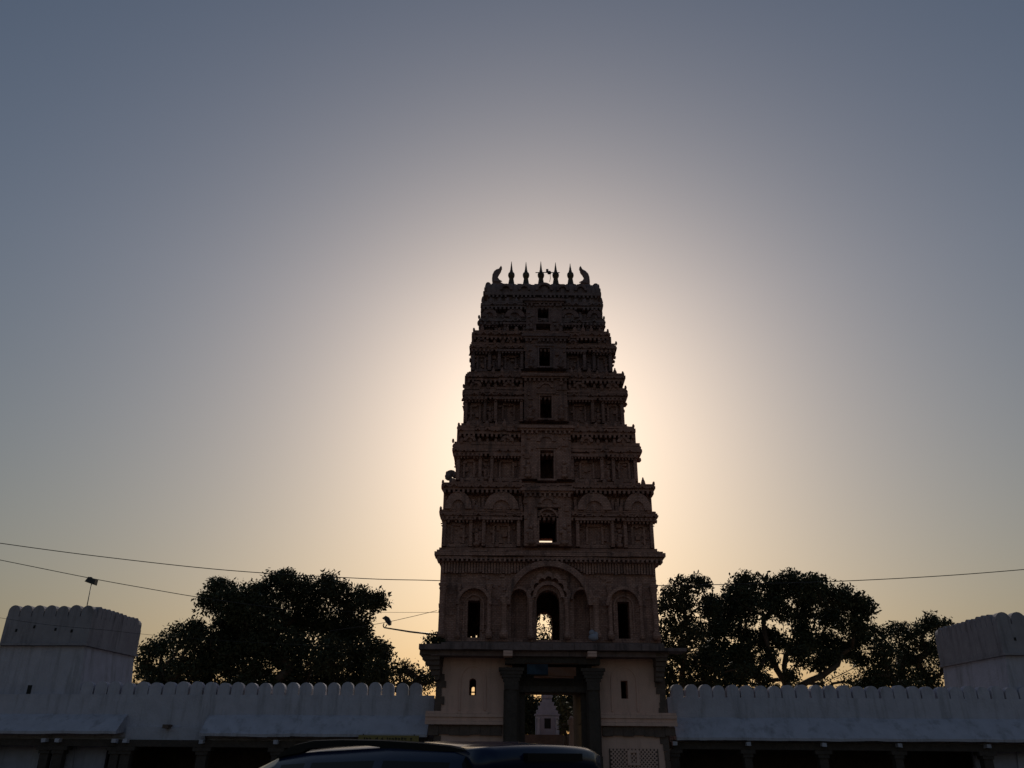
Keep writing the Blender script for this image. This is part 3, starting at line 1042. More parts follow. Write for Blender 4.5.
def gallery(name_label, px0, px1, tilt, sections, pillars, backs, mer0, mer1, pitch_px, ends, yoff=0.0):
    xm = (at(px0, 700, YW).x + at(px1, 700, YW).x) / 2
    g = empty('gallery_wall', (xm, YW, 0), name_label, 'wall', 'walls either side of the tower')
    yy = lambda px, y: y + tilt * (px - px0) + yoff
    X = lambda px, Y=YW: at(px, 710, Y).x
    Zf = lambda px, y, Y=YW: at(px, yy(px, y), Y).z
    # wall in lengths, limewashed, slightly uneven
    wl = MB()
    n = 18
    for i in range(n):
        a, b = px0 + (px1 - px0) * i / n, px0 + (px1 - px0) * (i + 1) / n
        zt = Zf((a + b) / 2, 695)
        zb = Zf((a + b) / 2, 738)
        x0, x1 = X(a), X(b)
        N = 6
        vs = []
        for k in range(N + 1):
            for m_ in range(5):
                x = x0 + (x1 - x0) * m_ / 4
                z = zb + (zt - zb) * k / N
                q = .035 * noise.noise(Vector((x * .9, 3.1, z * 1.3)))
                vs.append((x, YW + q, z))
        fs = [(k * 5 + m_, k * 5 + m_ + 1, (k + 1) * 5 + m_ + 1, (k + 1) * 5 + m_) for k in range(N) for m_ in range(4)]
        wl.add(vs, fs, True)
    zt = Zf((px0 + px1) / 2, 695)
    zb = Zf((px0 + px1) / 2, 738)
    wl.box(X(px0), X(px1), YW + .06, YW + .55, zb - .1, zt - .06)
    wl.build('parapet_wall', M['white'], g)
    rf = MB()
    rf.box(X(px0), X(px1), YW + .552, YBK, zb + .25, zb + .6)
    rf.build('roof_slab', M['white'], g)
    # merlons
    c = mer0
    i = 0
    while c < mer1:
        p = MB()
        cx = X(c)
        wd = abs(X(c + pitch_px / 2) - X(c - pitch_px / 2)) * (.885 + rnd.uniform(-.045, .035))
        z0 = Zf(c, 695) - .02
        z1 = Zf(c, 682.2 + rnd.uniform(-.7, .8))
        pts = merlon_pts(cx + rnd.uniform(-.02, .02), z0, wd, z1 - z0)
        p.prism(pts, YW + .03 + rnd.uniform(-.02, .02), YW + .4)
        p.build('merlon', M['white'], g)
        c += pitch_px
    # sloping eaves
    for (a, b, edge) in sections:
        e = MB()
        n = max(4, int((b - a) / 22))
        for i in range(n):
            u0, u1 = a + (b - a) * i / n, a + (b - a) * (i + 1) / n
            um = (u0 + u1) / 2
            zt_, ze = Zf(um, 715), at(um, yy(um, edge), YE).z
            x0, x1 = X(u0, 38.5), X(u1, 38.5)
            K = 5
            vs = []
            for k in range(K + 1):
                f = k / K
                for xx in (x0, (x0 + x1) / 2, x1):
                    q = .03 * noise.noise(Vector((xx * .8, f * 2, 7.7)))
                    vs.append((xx, YW - .005 + (YE - YW) * f, zt_ + (ze - zt_) * (f ** 1.15) + q))
            fs = [(k * 3 + m_, (k + 1) * 3 + m_, (k + 1) * 3 + m_ + 1, k * 3 + m_ + 1) for k in range(K) for m_ in range(2)]
            b0 = len(vs)
            for xx in (x0, (x0 + x1) / 2, x1):
                q = .03 * noise.noise(Vector((xx * .8, 2, 7.7)))
                vs.append((xx, YE + .01, ze - .11 + q + rnd.uniform(-.012, .012)))
            for xx in (x0, (x0 + x1) / 2, x1):
                vs.append((xx, YW - .005, ze - .02))
            fs += [(K * 3 + m_, b0 + m_, b0 + m_ + 1, K * 3 + m_ + 1) for m_ in range(2)]
            fs += [(b0 + m_, b0 + 3 + m_, b0 + 4 + m_, b0 + m_ + 1) for m_ in range(2)]
            if i == 0: fs.append(tuple([k * 3 for k in range(K + 1)] + [b0, b0 + 3]))
            if i == n - 1: fs.append(tuple([k * 3 + 2 for k in range(K + 1)] + [b0 + 2, b0 + 5])[::-1])
            e.add(vs, fs, False)
        e.build('eave', M['white'], g)
    # beam, pillars with corbels
    bm = MB()
    zb0 = zb - .1
    bm.box(X(px0), X(px1), YE + .35, YE + .8, zb0 - .28, zb0 - .004)
    bm.build('beam', M['dark_stone'], g)
    for px_ in pillars:
        pl = MB()
        Yp = YE + .38
        x = at(px_, 745, Yp).x
        hw = rnd.uniform(.17, .21)
        zt_ = zb0 - .284
        pl.box(x - hw * 1.3, x + hw * 1.3, Yp - .05, Yp + .42, 0, .35, .015)
        pl.box(x - hw, x + hw, Yp, Yp + .36, .35, zt_ - .3, .012)
        pl.box(x - hw * 1.25, x + hw * 1.25, Yp - .06, Yp + .4, zt_ - .3, zt_ - .16, .01)
        pl.box(x - hw * 1.9, x + hw * 1.9, Yp - .1, Yp + .42, zt_ - .16, zt_ - .004, .01)
        pl.build('pillar', M['dark_stone'], g)
        cb = MB()
        cb.box(x - .09, x + .09, YE + .06, YE + .36, zb0 - .14, zb0 + .02, .012)
        cb.build('corbel', M['white'], g)
    # back walls and end walls of the gallery
    bk = MB()
    bk.box(X(px0), X(px1), YBK - .4, YBK, 0, zb + .25)
    for px_ in ends:
        bk.box(X(px_) - .2, X(px_) + .2, YW + .1, YBK - .402, 0, zb + .25)
    bk.box(X(px0), X(px1), YE - .1, YBK - .41, -.1, .3)
    bk.build('back_wall', M['stone'], g)
    for a, b in backs:
        pn = MB()
        pn.box(at(a, 745, 39.3).x, at(b, 745, 39.3).x, 39.3, 39.5, .3, zb0 - .02)
        pn.build('blue_panel', M['bluewash'], g)
    sp = MB()
    return g


gl = gallery('long limewashed gallery wall with rounded merlons, left of the tower', -60, 434, 0.0035,
             [(-60, 124, 732.0), (206, 429, 734.0)], [-20, 46, 59.5, 116, 127, 203, 277, 353, 428], [(-60, 108)],
             82, 426, 13.85, (124, 430), -1.3)
gr = gallery('long limewashed gallery wall with rounded merlons, right of the tower', 668, 1085, 0.0055,
             [(673, 1085, 735.2)], [674, 747, 822, 897, 985, 1050], [(972, 1085)],
             679, 1070, 14.05, (672,), 2.2)
# the strip of wall without an eave carries down to a lintel
lt = MB()
lt.box(at(125, 735, 38.8).x, at(205, 735, 38.8).x, 38.85, 38.98, at(165, 741, 38.9).z, at(165, 727, 38.9).z)
lt.build('lintel', M['white'], gl)
wsp = MB()
q = at(168, 727, 38.8)
wsp.box(q.x - .12, q.x + .12, 38.45, 39.0, q.z - .06, q.z + .1)
wsp.build('water_spout', M['stone'], gl)


# ------------------------------------------------------------------ corner turrets
def turret(label, cn, cb, far_left, lean, corner_right, top_near, top_far, mould_near, mould_far, low_near, low_far, nfront, nside):
    """cn: near corner px (top), cb: far corner px; Y from the perspective ratio"""
    Y0 = 39.15
    near = at(cn, 650, Y0)
    # far corner on the same x = const line
    Yb = Y0
    while abs(at(cb, 650, Yb).x) < abs(near.x) and Yb < 60:
        Yb += .02
    t = empty('corner_turret', (near.x, Y0, 0), label, 'turret', 'turrets at the ends of the walls')
    zt, zm = at(cn, top_near, Y0).z, at(cn, mould_near, Y0).z
    s = -1 if corner_right else 1
    xo = at(far_left, 640, Y0).x if corner_right else near.x + 5.0
    xc = near.x
    x0, x1 = min(xo, xc), max(xo, xc)
    lo = MB()
    ind = .05
    ylow0 = Y0 + .06
    lx0, lx1 = (x0 - 3.2, x1 - .09) if corner_right else (x0 + .09, x1 + 1)
    N = 5
    bt = .12 * zm
    fx0, fx1 = (lx0, lx1 + bt) if corner_right else (lx0 - bt, lx1)
    for k in range(6):
        f0, f1 = k / 6, (k + 1) / 6
        xa0, xb0 = fx0 + (lx0 - fx0) * f0, fx1 + (lx1 - fx1) * f0
        xa1, xb1 = fx0 + (lx0 - fx0) * f1, fx1 + (lx1 - fx1) * f1
        z0, z1 = (zm - .11) * f0, (zm - .11) * f1
        lo.add([(xa0, ylow0, z0), (xb0, ylow0, z0), (xa0, Yb - ind, z0), (xb0, Yb - ind, z0), (xa1, ylow0, z1), (xb1, ylow0, z1), (xa1, Yb - ind, z1), (xb1, Yb - ind, z1)],
               [(0, 1, 5, 4), (2, 6, 7, 3), (0, 4, 6, 2), (1, 3, 7, 5)])
    lo.add([(lx0, ylow0, zm - .11), (lx1, ylow0, zm - .11), (lx1, Yb - ind, zm - .11), (lx0, Yb - ind, zm - .11)], [(0, 1, 2, 3)])
    lo.build('lower_wall', M['white'], t)
    md = MB()
    n = 6
    for i in range(n):
        u0, u1 = x0 + (x1 - x0) * i / n, x0 + (x1 - x0) * (i + 1) / n
        md.box(u0 - (.06 if i == 0 else -.002), u1 + (.06 if i == n - 1 else -.002), Y0 - .15 + rnd.uniform(-.03, .02), Yb + .06, zm - .108 + rnd.uniform(0, .02), zm - .004)
    md.build('moulding', M['oldwhite'], t)
    dr = MB()
    hm = (zt - zm) * .3
    dr.box(x0, x1, Y0, Yb, zm, zt - hm)
    dr.build('drum_wall', M['oldwhite'], t)
    # small weep holes: black blocks on the face, their inner shade as colour
    for k in range(4):
        hl = MB()
        xx = x0 + (x1 - x0) * (.15 + .22 * k) + rnd.uniform(-.1, .1)
        zz = zm + (zt - zm) * rnd.uniform(.2, .42)
        hl.box(xx - .05, xx + .05, Y0 - .012, Y0 + .02, zz, zz + .14)
        hl.build('weep_hole_shade', M['ink_and_shade'], t)
    if corner_right:
        hl = MB()
        p = at(27, 691, ylow0)
        hl.box(p.x - .1, p.x + .1, ylow0 - .012, ylow0 + .02, p.z - .26, p.z + .26)  # solid black block painted for the shade inside a loophole
        hl.build('loophole_shade', M['ink_and_shade'], t)
    def ring(axis, a0, a1, n, const0, const1):
        for i in range(n):
            m = MB()
            wd = (a1 - a0) / n
            c = a0 + wd * (i + .5)
            pts = merlon_pts(c, zt - hm, wd * .93, hm + rnd.uniform(-.03, .02))
            if axis == 'x':
                m.prism(pts, const0, const1)
            else:
                k = len(pts)
                vs = [(const0, y, z) for y, z in pts] + [(const1, y, z) for y, z in pts]
                fs = [tuple(range(k)), tuple(range(2 * k - 1, k - 1, -1))] + [(i_, i_ + k, (i_ + 1) % k + k, (i_ + 1) % k) for i_ in range(k)]
                m.add(vs, fs)
            m.build('merlon', M['oldwhite'], t)
    ring('x', x0, x1, nfront, Y0 + .004, Y0 + .4)
    ring('x', x0, x1, nfront, Yb - .4, Yb - .004)
    e0 = xc + .004 * s * 1
    ring('y', Y0 + .402, Yb - .402, nside, xc + (.4 if not corner_right else -.4), xc - (.002 if corner_right else -.002))
    ring('y', Y0 + .402, Yb - .402, nside, xo + (.002 if corner_right else -.002), xo + (.4 if corner_right else -.4))
    # grooved joints: a backing wall inside the ring
    bk = MB()
    bk.box(x0 + .12, x1 - .12, Y0 + .12, Y0 + .3, zt - hm + .002, zt - hm * .5)
    sx = xc + (-.3 if corner_right else .12)
    bk.box(sx, sx + .18, Y0 + .41, Yb - .41, zt - hm + .002, zt - hm * .5)
    bk.build('merlon_backing', M['oldwhite'], t)
    return t, xc, zt, Y0, Yb


TL = turret('square limewashed turret with a lamp pole on top, ending the left wall', 85, 131.5, -3, 0, True, 605, 625, 643.5, 661, 0, 0, 7, 10)
TL[0].rotation_euler = (0, 0, math.radians(-3.6))      # the flank turns a little away from the sun
TR = turret('square limewashed turret without any lamp pole, ending the right wall', 1003, 937.5, 1100, 0, False, 612, 631, 653, 665, 0, 0, 7, 11)


# ------------------------------------------------------------------ lamps and wires
def flood_light():
    Y = 39.4
    p0, p1 = at(87, 606, Y), at(91.5, 584, Y)
    e = empty('flood_light', p0, 'small dark floodlight on a thin pole on top of the left turret', 'lamp')
    m = MB()
    m.tube([p0 - Vector((0, 0, .25)), p0, p1], .022, 6)
    m.build('pole', M['metal'], e)
    h = MB()
    q = at(92, 581, Y)
    ca, sa = math.cos(-.3), math.sin(-.3)
    vs = []
    for z in (-.13, .13):
        for y in (-.14, .14):
            for x in (-.26, .26):
                k = .75 if z > 0 else 1
                vs.append((q.x + x * k * ca - z * sa, q.y + y, q.z + x * k * sa + z * ca))
    h.add(vs, [(0, 2, 3, 1), (4, 5, 7, 6), (0, 1, 5, 4), (2, 6, 7, 3), (0, 4, 6, 2), (1, 3, 7, 5)])
    h.ball((q.x - .12, q.y, q.z + .12), .14, .1, .08, 8, 5)
    h.build('lamp_head', M['metal'], e)


flood_light()


def arm_lamp():
    Y = 38.6
    a, b = at(436, 634.6, Y), at(384, 627.6, Y)
    e = empty('arm_lamp', a, 'dark lamp on a long thin arm sticking out from the left side of the tower', 'lamp')
    m = MB()
    m.tube([a, a.lerp(b, .5) + Vector((0, 0, -.03)), b], [.045, .04, .03], 7)
    m.build('arm', M['metal'], e)
    k = MB()
    k.tube([b, at(383.2, 625.5, Y), at(384, 623.5, Y)], .03, 6)
    k.tube([at(385.5, 627, Y), at(387, 624.5, Y)], .025, 6)
    k.build('bracket', M['metal'], e)
    h = MB()
    P = [(382.5, 618.6), (386.2, 616.2), (389.6, 618.0), (391.2, 621), (390.9, 624.6), (388.4, 625.3), (386.5, 623.2), (384.6, 619.6)]
    pts = [zx(x, y, Y) for x, y in P][::-1]
    h.prism(pts, Y - .17, Y + .17)
    h.prism([(pts[0][0] * .3 + p[0] * .7, pts[0][1] * .3 + p[1] * .7) for p in pts], Y - .23, Y - .172)
    h.build('lamp_head', M['metal'], e)


arm_lamp()


def wire(label, P, Y0, Y1, r):
    m = MB()
    pts = [at(x, y, Y0 + (Y1 - Y0) * (x - P[0][0]) / (P[-1][0] - P[0][0])) for x, y in P]
    # smooth the run
    out = []
    for i in range(len(pts) - 1):
        p0, p1, p2, p3 = pts[max(0, i - 1)], pts[i], pts[i + 1], pts[min(len(pts) - 1, i + 2)]
        for k in range(8):
            t = k / 8
            out.append(.5 * ((2 * p1) + (p2 - p0) * t + (2 * p0 - 5 * p1 + 4 * p2 - p3) * t * t + (3 * p1 - p0 - 3 * p2 + p3) * t ** 3))
    out.append(pts[-1])
    m.tube(out, r, 5)
    tag(m.build('overhead_wire', M['cable']), label, 'wire', 'overhead wires')


wire('longest overhead wire, sagging right across behind the tower from edge to edge', [(-60, 534), (0, 543.2), (100, 556.5), (230, 570.5), (365, 578.6), (437, 580.6), (545, 585), (660, 585.5), (760, 583.6), (845, 581), (940, 576), (1024, 569.5), (1090, 563)], 48, 48, .024)
wire('wire passing just behind the floodlight on the left turret', [(-60, 548), (0, 560), (92, 578.5), (150, 589), (205, 598.2), (290, 610)], 47, 50, .021)
wire('faint low wire crossing the face of the left turret', [(-60, 607), (0, 617.8), (50, 625), (105, 630), (157, 635.5), (230, 641), (330, 646)], 37.5, 41, .008)
wire('faint level wire above the arm lamp', [(330, 611.5), (381, 612.3), (436, 612.4), (500, 612)], 47, 47, .01)
wire('faint slanting wire rising to the tower beside the arm lamp', [(330, 631), (379, 623.6), (408, 617.5), (437, 610.6)], 40, 38.5, .012)


# ------------------------------------------------------------------ sign board and banner
def sign_board():
    Y = 38.02
    x0, z0 = zx(358, 742.3, Y)
    x1, z1 = zx(419, 735.6, Y)
    e = empty('sign_board', ((x0 + x1) / 2, Y, z0), 'narrow faded yellow sign board hung under the eave just left of the tower', 'sign')
    m = MB()
    m.box(x0, x1, Y - .03, Y + .02, z0, z1)
    m.build('board', M['sign'], e)
    k = MB()
    x = x0 + .25
    h = (z1 - z0)
    while x < x1 - .3:
        w_ = rnd.uniform(.05, .1)
        zc = z0 + h * .5
        for j in range(2):
            k.box(x + j * w_ * .6, x + j * w_ * .6 + w_ * .3, Y - .036, Y - .031, zc - h * rnd.uniform(.15, .26), zc + h * rnd.uniform(.12, .26))
        k.box(x - .01, x + w_, Y - .0345, Y - .0312, zc + h * .02, zc + h * .1)
        x += w_ + (rnd.uniform(.12, .2) if rnd.random() < .2 else .045)
    k.build('lettering', M['ink_and_shade'], e)
    hg = MB()
    for f in (.08, .92):
        xx = x0 + (x1 - x0) * f
        hg.box(xx - .02, xx + .02, Y + .002, Y + .02, z1 - .03, z1 + .05)
    hg.build('hanger', M['metal'], e)


sign_board()


def banner():
    Y = 37.22
    x0, z0 = zx(527, 678, Y)
    x1, z1 = zx(575, 664.5, Y)
    xm = at(548, 670, Y).x
    x1 = at(576, 670, Y).x
    e = empty('banner', ((x0 + x1) / 2, Y, z0), 'blue and orange printed banner stretched above the gateway opening', 'banner')
    def sheet(name, xa, xb, za, zb, m_, dy):
        m = MB()
        N = 10
        vs = []
        for i in range(N + 1):
            for j in range(5):
                x = xa + (xb - xa) * i / N
                z = za + (zb - za) * j / 4
                y = Y + dy + .03 * math.sin(x * 5 + j)
                vs.append((x, y, z))
        k = len(vs)
        vs += [(x, y + .012, z) for x, y, z in vs]
        fs = []
        for i in range(N):
            for j in range(4):
                q = (i * 5 + j, (i + 1) * 5 + j, (i + 1) * 5 + j + 1, i * 5 + j + 1)
                fs += [q, tuple(k + t for t in q[::-1])]
        m.add(vs, fs, True)
        m.build(name, m_, e)
    sheet('blue_field', x0, xm, z0 + .15, z1, M['ban_blue'], 0)
    sheet('orange_field', xm + .003, x1, z0 + .1, z1 - .12, M['ban_orange'], 0)
    sheet('lower_strip', x0 + .3, x1 - .1, z0, z0 + .098, M['ban_orange'], 0)
    r = MB()
    r.tube([(x0 - .1, Y + .03, z1 + .03), (x1 + .1, Y + .03, z1 + .03)], .03, 6)
    r.build('rod', M['wood'], e)


banner()

# bundle resting on the ledge
def bundle():
    p = at(593.5, 640.5, 37.3)
    m = MB()
    m.ball((p.x, p.y, p.z + .14), .22, .18, .17, 10, 8, .12)
    m.ball((p.x - .06, p.y, p.z + .33), .13, .12, .13, 10, 7, .1)
    m.ball((p.x + .12, p.y - .02, p.z + .24), .1, .1, .13, 8, 6, .1)
    tag(m.build('cloth_bundle', M['bluewash']), 'small pale cloth bundle lying on the ledge above the gateway', 'bundle')


bundle()


# ------------------------------------------------------------------ courtyard shrine beyond the gate
def shrine():
    Y = 60.0
    xc = at(547.5, 710, Y).x
    zb, zt = at(547, 727, Y).z, at(547, 697, Y).z
    e = empty('shrine', (xc, Y + 2, 0), 'small white tiered shrine seen through the gateway in the courtyard', 'shrine')
    b = MB()
    b.box(xc - 3.2, xc + 3.2, Y - 1.2, Y + 4, 0, zb - .5)
    b.build('platform', M['stone'], e)
    m = MB()
    hw = .8
    m.box(xc - hw, xc + hw, Y, Y + 1.6, zb - .5, zb + .75)
    for k in range(4):
        m.box(xc - hw - .08 + k * .13, xc + hw + .08 - k * .13, Y - .08 + k * .13, Y + 1.68 - k * .13, zb + .75 + k * .26, zb + .75 + k * .26 + .09)
        m.box(xc - hw + k * .13 + .08, xc + hw - k * .13 - .08, Y + k * .13 + .06, Y + 1.5 - k * .13, zb + .84 + k * .26, zb + 1.01 + k * .26)
    m.lathe([(.3, 0), (.42, .2), (.36, .42), (.12, .6), (.1, .75), (.02, .95)], (xc, Y + .8, zb + 1.79), 12)
    m.build('spire', M['bluewash'], e)
    d = MB()
    d.box(xc - .22, xc + .22, Y - .02, Y - .005, zb - .1, zb + .55)  # flat black panel: the shade of a niche put in as colour
    d.build('niche_shade', M['ink_and_shade'], e)
    for sg in (-1, 1):
        d = MB()
        d.lathe([(.14, 0), (.1, .1), (.1, 1.0), (.15, 1.1)], (xc + sg * .62, Y - .25, zb - .5), 10)
        d.build('column', M['white'], e)


shrine()
# post inside the passage
pm = MB()
q = at(572, 737, 47)
pm.box(q.x - .13, q.x + .13, 47, 47.26, 0, q.z + .6)
pm.box(q.x - .2, q.x + .2, 46.93, 47.33, q.z + .603, q.z + .85)
pm.lathe([(.15, 0), (.12, .1), (.04, .2)], (q.x, 47.13, q.z + .85), 10)
tag(pm.build('stone_post', M['oldwhite']), 'short cream stone post standing just beyond the gateway passage', 'post')


# ------------------------------------------------------------------ trees
def leaf_mesh(name, clumps, m, parent, per, size, seed, spread=.3):
    rg = np.random.default_rng(seed)
    C = np.array(clumps)
    n = len(C) * per
    c = np.repeat(C, per, axis=0) + np.clip(rg.normal(0, 1, (n, 3)), -1.7, 1.7) * spread * np.array([1, 1, .8])
    d = rg.normal(0, 1, (n, 3))
    d[:, 2] -= .25
    d /= np.linalg.norm(d, axis=1)[:, None]
    e = rg.normal(0, 1, (n, 3))
    e -= d * (e * d).sum(1)[:, None]
    e /= np.linalg.norm(e, axis=1)[:, None]
    L = size * rg.uniform(.42, 1.6, (n, 1))
    W = L * rg.uniform(.32, .5, (n, 1))
    v = np.empty((n, 4, 3))
    v[:, 0] = c - d * L * .5
    v[:, 1] = c + e * W * .5 - d * L * .05
    v[:, 2] = c + d * L * .5
    v[:, 3] = c - e * W * .5 - d * L * .05
    me = bpy.data.meshes.new(name)
    me.vertices.add(n * 4)
    me.vertices.foreach_set('co', v.reshape(-1))
    me.loops.add(n * 4)
    me.loops.foreach_set('vertex_index', np.arange(n * 4, dtype=np.int32))
    me.polygons.add(n)
    me.polygons.foreach_set('loop_start', np.arange(0, n * 4, 4, dtype=np.int32))
    me.materials.append(m)
    me.update(calc_edges=True)
    o = bpy.data.objects.new(name, me)
    COL.objects.link(o)
    o.parent = parent
    o.matrix_parent_inverse = parent.matrix_basis.inverted()
    return o


def bent(p, q, k, sag, r):
    out = [p]
    for i in range(1, k):
        t = i / k
        v = p.lerp(q, t) + Vector((r.uniform(-1, 1), r.uniform(-1, 1), r.uniform(-.6, .6))) * sag
        v.z += math.sin(t * math.pi) * sag * .6
        out.append(v)
    out.append(q)
    return out


def tree(label, Y, trunk_px, fork_py, blobs, seed, dens=1.0, leaf=.26, per=14, gap=-.15, depth=1.0, limbs=None, m='leaf', rad=.38, name='tree', spread=.3, twig=7, dpy=0.0):
    """blobs: (px, py, radius px) lobes of the crown; the wood grows towards them, each from the nearest wood already there"""
    r = random.Random(seed)
    base = at(trunk_px, 745, Y)
    base.z = 0
    e = empty(name, base, label, 'tree', 'trees behind the wall')
    sc = abs(at(513, 640, Y).x - at(512, 640, Y).x)
    fork = at(trunk_px, fork_py, Y)
    P, par = [], []

    def node(p, q):
        P.append(Vector(p))
        par.append(q)
        return len(P) - 1

    def run(i, q, bend):
        p = P[i].copy()
        d = q - p
        k = max(1, int(d.length / .8))
        off = Vector((r.uniform(-1, 1), r.uniform(-1, 1), r.uniform(.1, .9))) * bend * d.length
        for t in range(1, k + 1):
            f = t / k
            w = Vector((r.uniform(-1, 1), r.uniform(-1, 1), r.uniform(-1, 1))) * .1 if t < k else Vector((0, 0, 0))
            i = node(p + d * f + off * math.sin(f * math.pi) + w, i)
        return i
    i = node(base - Vector((0, 0, .3)), -1)
    i = run(i, fork, .03)
    nf = i
    for L in (limbs or []):
        j = nf
        for x, y, dy in L:
            j = run(j, at(x, y, Y + dy), .06)
    lobes = []
    for (bx, by, br) in blobs:
        lobes.append((at(bx, by + dpy, Y + r.uniform(-1, 1) * 2.5 * depth), br * sc * .88, br))
    lobes.sort(key=lambda l: (l[0] - fork).length)
    clumps = []

    def nearest(q, lo):
        A = np.array([tuple(v) for v in P[lo:]])
        d = np.linalg.norm(A - np.array(q), axis=1)
        # prefer wood that lies lower and closer to the fork
        d = d + .35 * np.maximum(0, A[:, 2] - q[2] + .3) * 2
        return int(d.argmin()) + lo
    for (c, R, br) in lobes:
        run(nearest(c, nf), c, .16)
        n = int(dens * (br ** 2) * .2) + 7
        k = 0
        for _ in range(n * 4):
            if k >= n: break
            v = Vector((r.gauss(0, 1), r.gauss(0, 1), r.gauss(0, 1))).normalized() * (r.random() ** .42)
            p = c + Vector((v.x * R, v.y * R * 1.1, v.z * R * .9))
            if noise.noise(p * .75 + Vector((seed, 0, 0))) < gap: continue
            if p.z < 1.0: continue
            clumps.append(tuple(p))
            k += 1
            if k % twig == 0:
                run(nearest(p, nf), p, .15)
    cnt = [0] * len(P)
    kids = [0] * len(P)
    for q in par:
        if q >= 0: kids[q] += 1
    for i in range(len(P) - 1, -1, -1):
        if kids[i] == 0: cnt[i] += 1
        if par[i] >= 0: cnt[par[i]] += cnt[i]
    R_ = [max(.016, rad * (c / cnt[0]) ** .52) for c in cnt]
    for k in range(min(4, len(R_))):
        R_[k] = max(R_[k], rad * (1.35 - .1 * k))
    wood = MB()
    for i in range(1, len(P)):
        q = par[i]
        n = 9 if R_[i] > .12 else (6 if R_[i] > .04 else 4)
        wood.tube([P[q], P[i]], [R_[q] if kids[q] == 1 else min(R_[q], R_[i] * 1.25), R_[i]], n)
    wood.build('trunk', M['bark'], e)
    leaf_mesh('crown', clumps, M[m], e, per, leaf, seed, spread)
    return e


tree('large dense dark tree with a broad rounded crown, left of the tower', 58, 290, 672,
     [(222, 588, 16), (209, 600, 12), (240, 600, 24), (262, 590, 20), (290, 587, 22), (315, 590, 20), (335, 588, 16), (352, 596, 18), (370, 598, 14), (379, 598, 9), (230, 625, 26), (262, 620, 30), (300, 618, 30),
      (335, 622, 28), (354, 622, 20), (363, 626, 10), (225, 650, 26), (260, 650, 28), (295, 650, 26), (330, 652, 24), (357, 650, 22), (376, 645, 14), (245, 675, 26), (285, 678, 26), (325, 678, 26), (360, 675, 22), (240, 692, 20), (275, 694, 20), (310, 694, 20), (345, 692, 20), (370, 690, 14), (275, 574, 9), (287, 570, 6), (328, 576, 8), (216, 580, 8), (384, 655, 8), (378, 668, 14)],
     11, 1.35, .25, 19, -.36, 1.2, spread=.27, dpy=3.5)
tree('lower bushy tree beside the left turret, overlapping the large tree', 56, 180, 680,
     [(150, 655, 14), (165, 645, 15), (185, 637, 15), (200, 640, 17), (143, 668, 9), (160, 672, 18), (185, 668, 20), (205, 672, 20), (176, 631, 7), (196, 626, 8), (215, 660, 20), (150, 685, 14), (175, 688, 16), (200, 690, 16)],
     12, 1.3, .24, 14, -.33, .6)
tree('small thin-leaved tree close to the left side of the tower', 57, 405, 688,
     [(385, 672, 9), (396, 668, 9), (410, 672, 9), (424, 676, 9), (433, 681, 9), (400, 684, 12), (418, 686, 11), (381, 684, 10), (405, 664, 5)],
     13, .95, .22, 12, -.18, .5)
limb = [[(776, 668, -.5), (769, 652, -1), (764, 630, -1), (758, 606, -1)],
        [(787, 680, .2), (786, 655, .5), (783, 630, .6), (790, 600, .5)],
        [(800, 686, 0), (822, 676, .3), (838, 664, .4), (852, 648, .5)],
        [(818, 686, -.5), (842, 674, -.6), (858, 666, -.6)]]
tree('big spreading tree with visible branching limbs, right of the tower', 58, 790, 698,
     [(735, 592, 17), (752, 583, 15), (772, 585, 17), (792, 583, 15), (812, 587, 17), (832, 592, 15), (850, 598, 15), (861, 607, 12), (725, 610, 18), (748, 607, 20), (775, 607, 18), (805, 605, 18), (830, 613, 20), (853, 622, 16),
      (862, 635, 11), (720, 632, 18), (742, 635, 16), (765, 640, 13), (820, 640, 17), (845, 644, 16), (800, 628, 13), (733, 655, 15), (712, 650, 16), (712, 602, 13), (716, 622, 15), (745, 666, 11), (765, 678, 7), (728, 672, 12), (858, 655, 11), (830, 655, 10), (742, 576, 7), (790, 574, 7), (818, 577, 7), (867, 600, 5), (770, 657, 9), (800, 652, 11), (790, 672, 7), (815, 662, 9), (757, 670, 8), (748, 655, 10), (780, 640, 8), (772, 632, 10), (795, 645, 9), (826, 655, 10), (742, 648, 10), (806, 640, 10)],
     14, 1.35, .25, 19, -.26, 1.2, limb, spread=.26, dpy=3.0)
tree('airy tree with fine foliage pressed against the right side of the tower', 55, 690, 690,
     [(672, 592, 11), (690, 588, 12), (703, 586, 9), (664, 606, 11), (682, 606, 15), (705, 606, 15), (670, 628, 16), (693, 630, 18), (665, 650, 14), (685, 656, 18), (705, 660, 16), (670, 672, 14), (693, 678, 16), (715, 676, 16), (735, 680, 13), (675, 690, 14), (700, 694, 14), (722, 692, 14), (742, 668, 8), (697, 579, 5), (676, 583, 5), (660, 664, 10)],
     15, 1.3, .23, 16, -.24, .8, spread=.24, rad=.24)
tree('lower dark tree between the big tree and the right turret', 60, 900, 688,
     [(880, 635, 13), (897, 631, 11), (912, 634, 12), (928, 628, 10), (938, 626, 8), (885, 655, 17), (908, 655, 18), (930, 650, 14), (876, 672, 16), (900, 678, 18), (925, 676, 17), (880, 690, 14), (910, 694, 14), (935, 692, 12), (945, 640, 9), (948, 660, 14), (866, 684, 12), (931, 619, 5), (943, 622, 5)],
     16, 1.2, .24, 17, -.3, .9, spread=.26)
tree('low pale bush far behind the big spreading tree', 75, 800, 700,
     [(752, 684, 10), (772, 688, 10), (798, 685, 12), (822, 684, 12), (842, 682, 12), (858, 684, 10)], 17, .5, .26, 12, -.05, .4, m='leaf_b', rad=.2, name='bush')
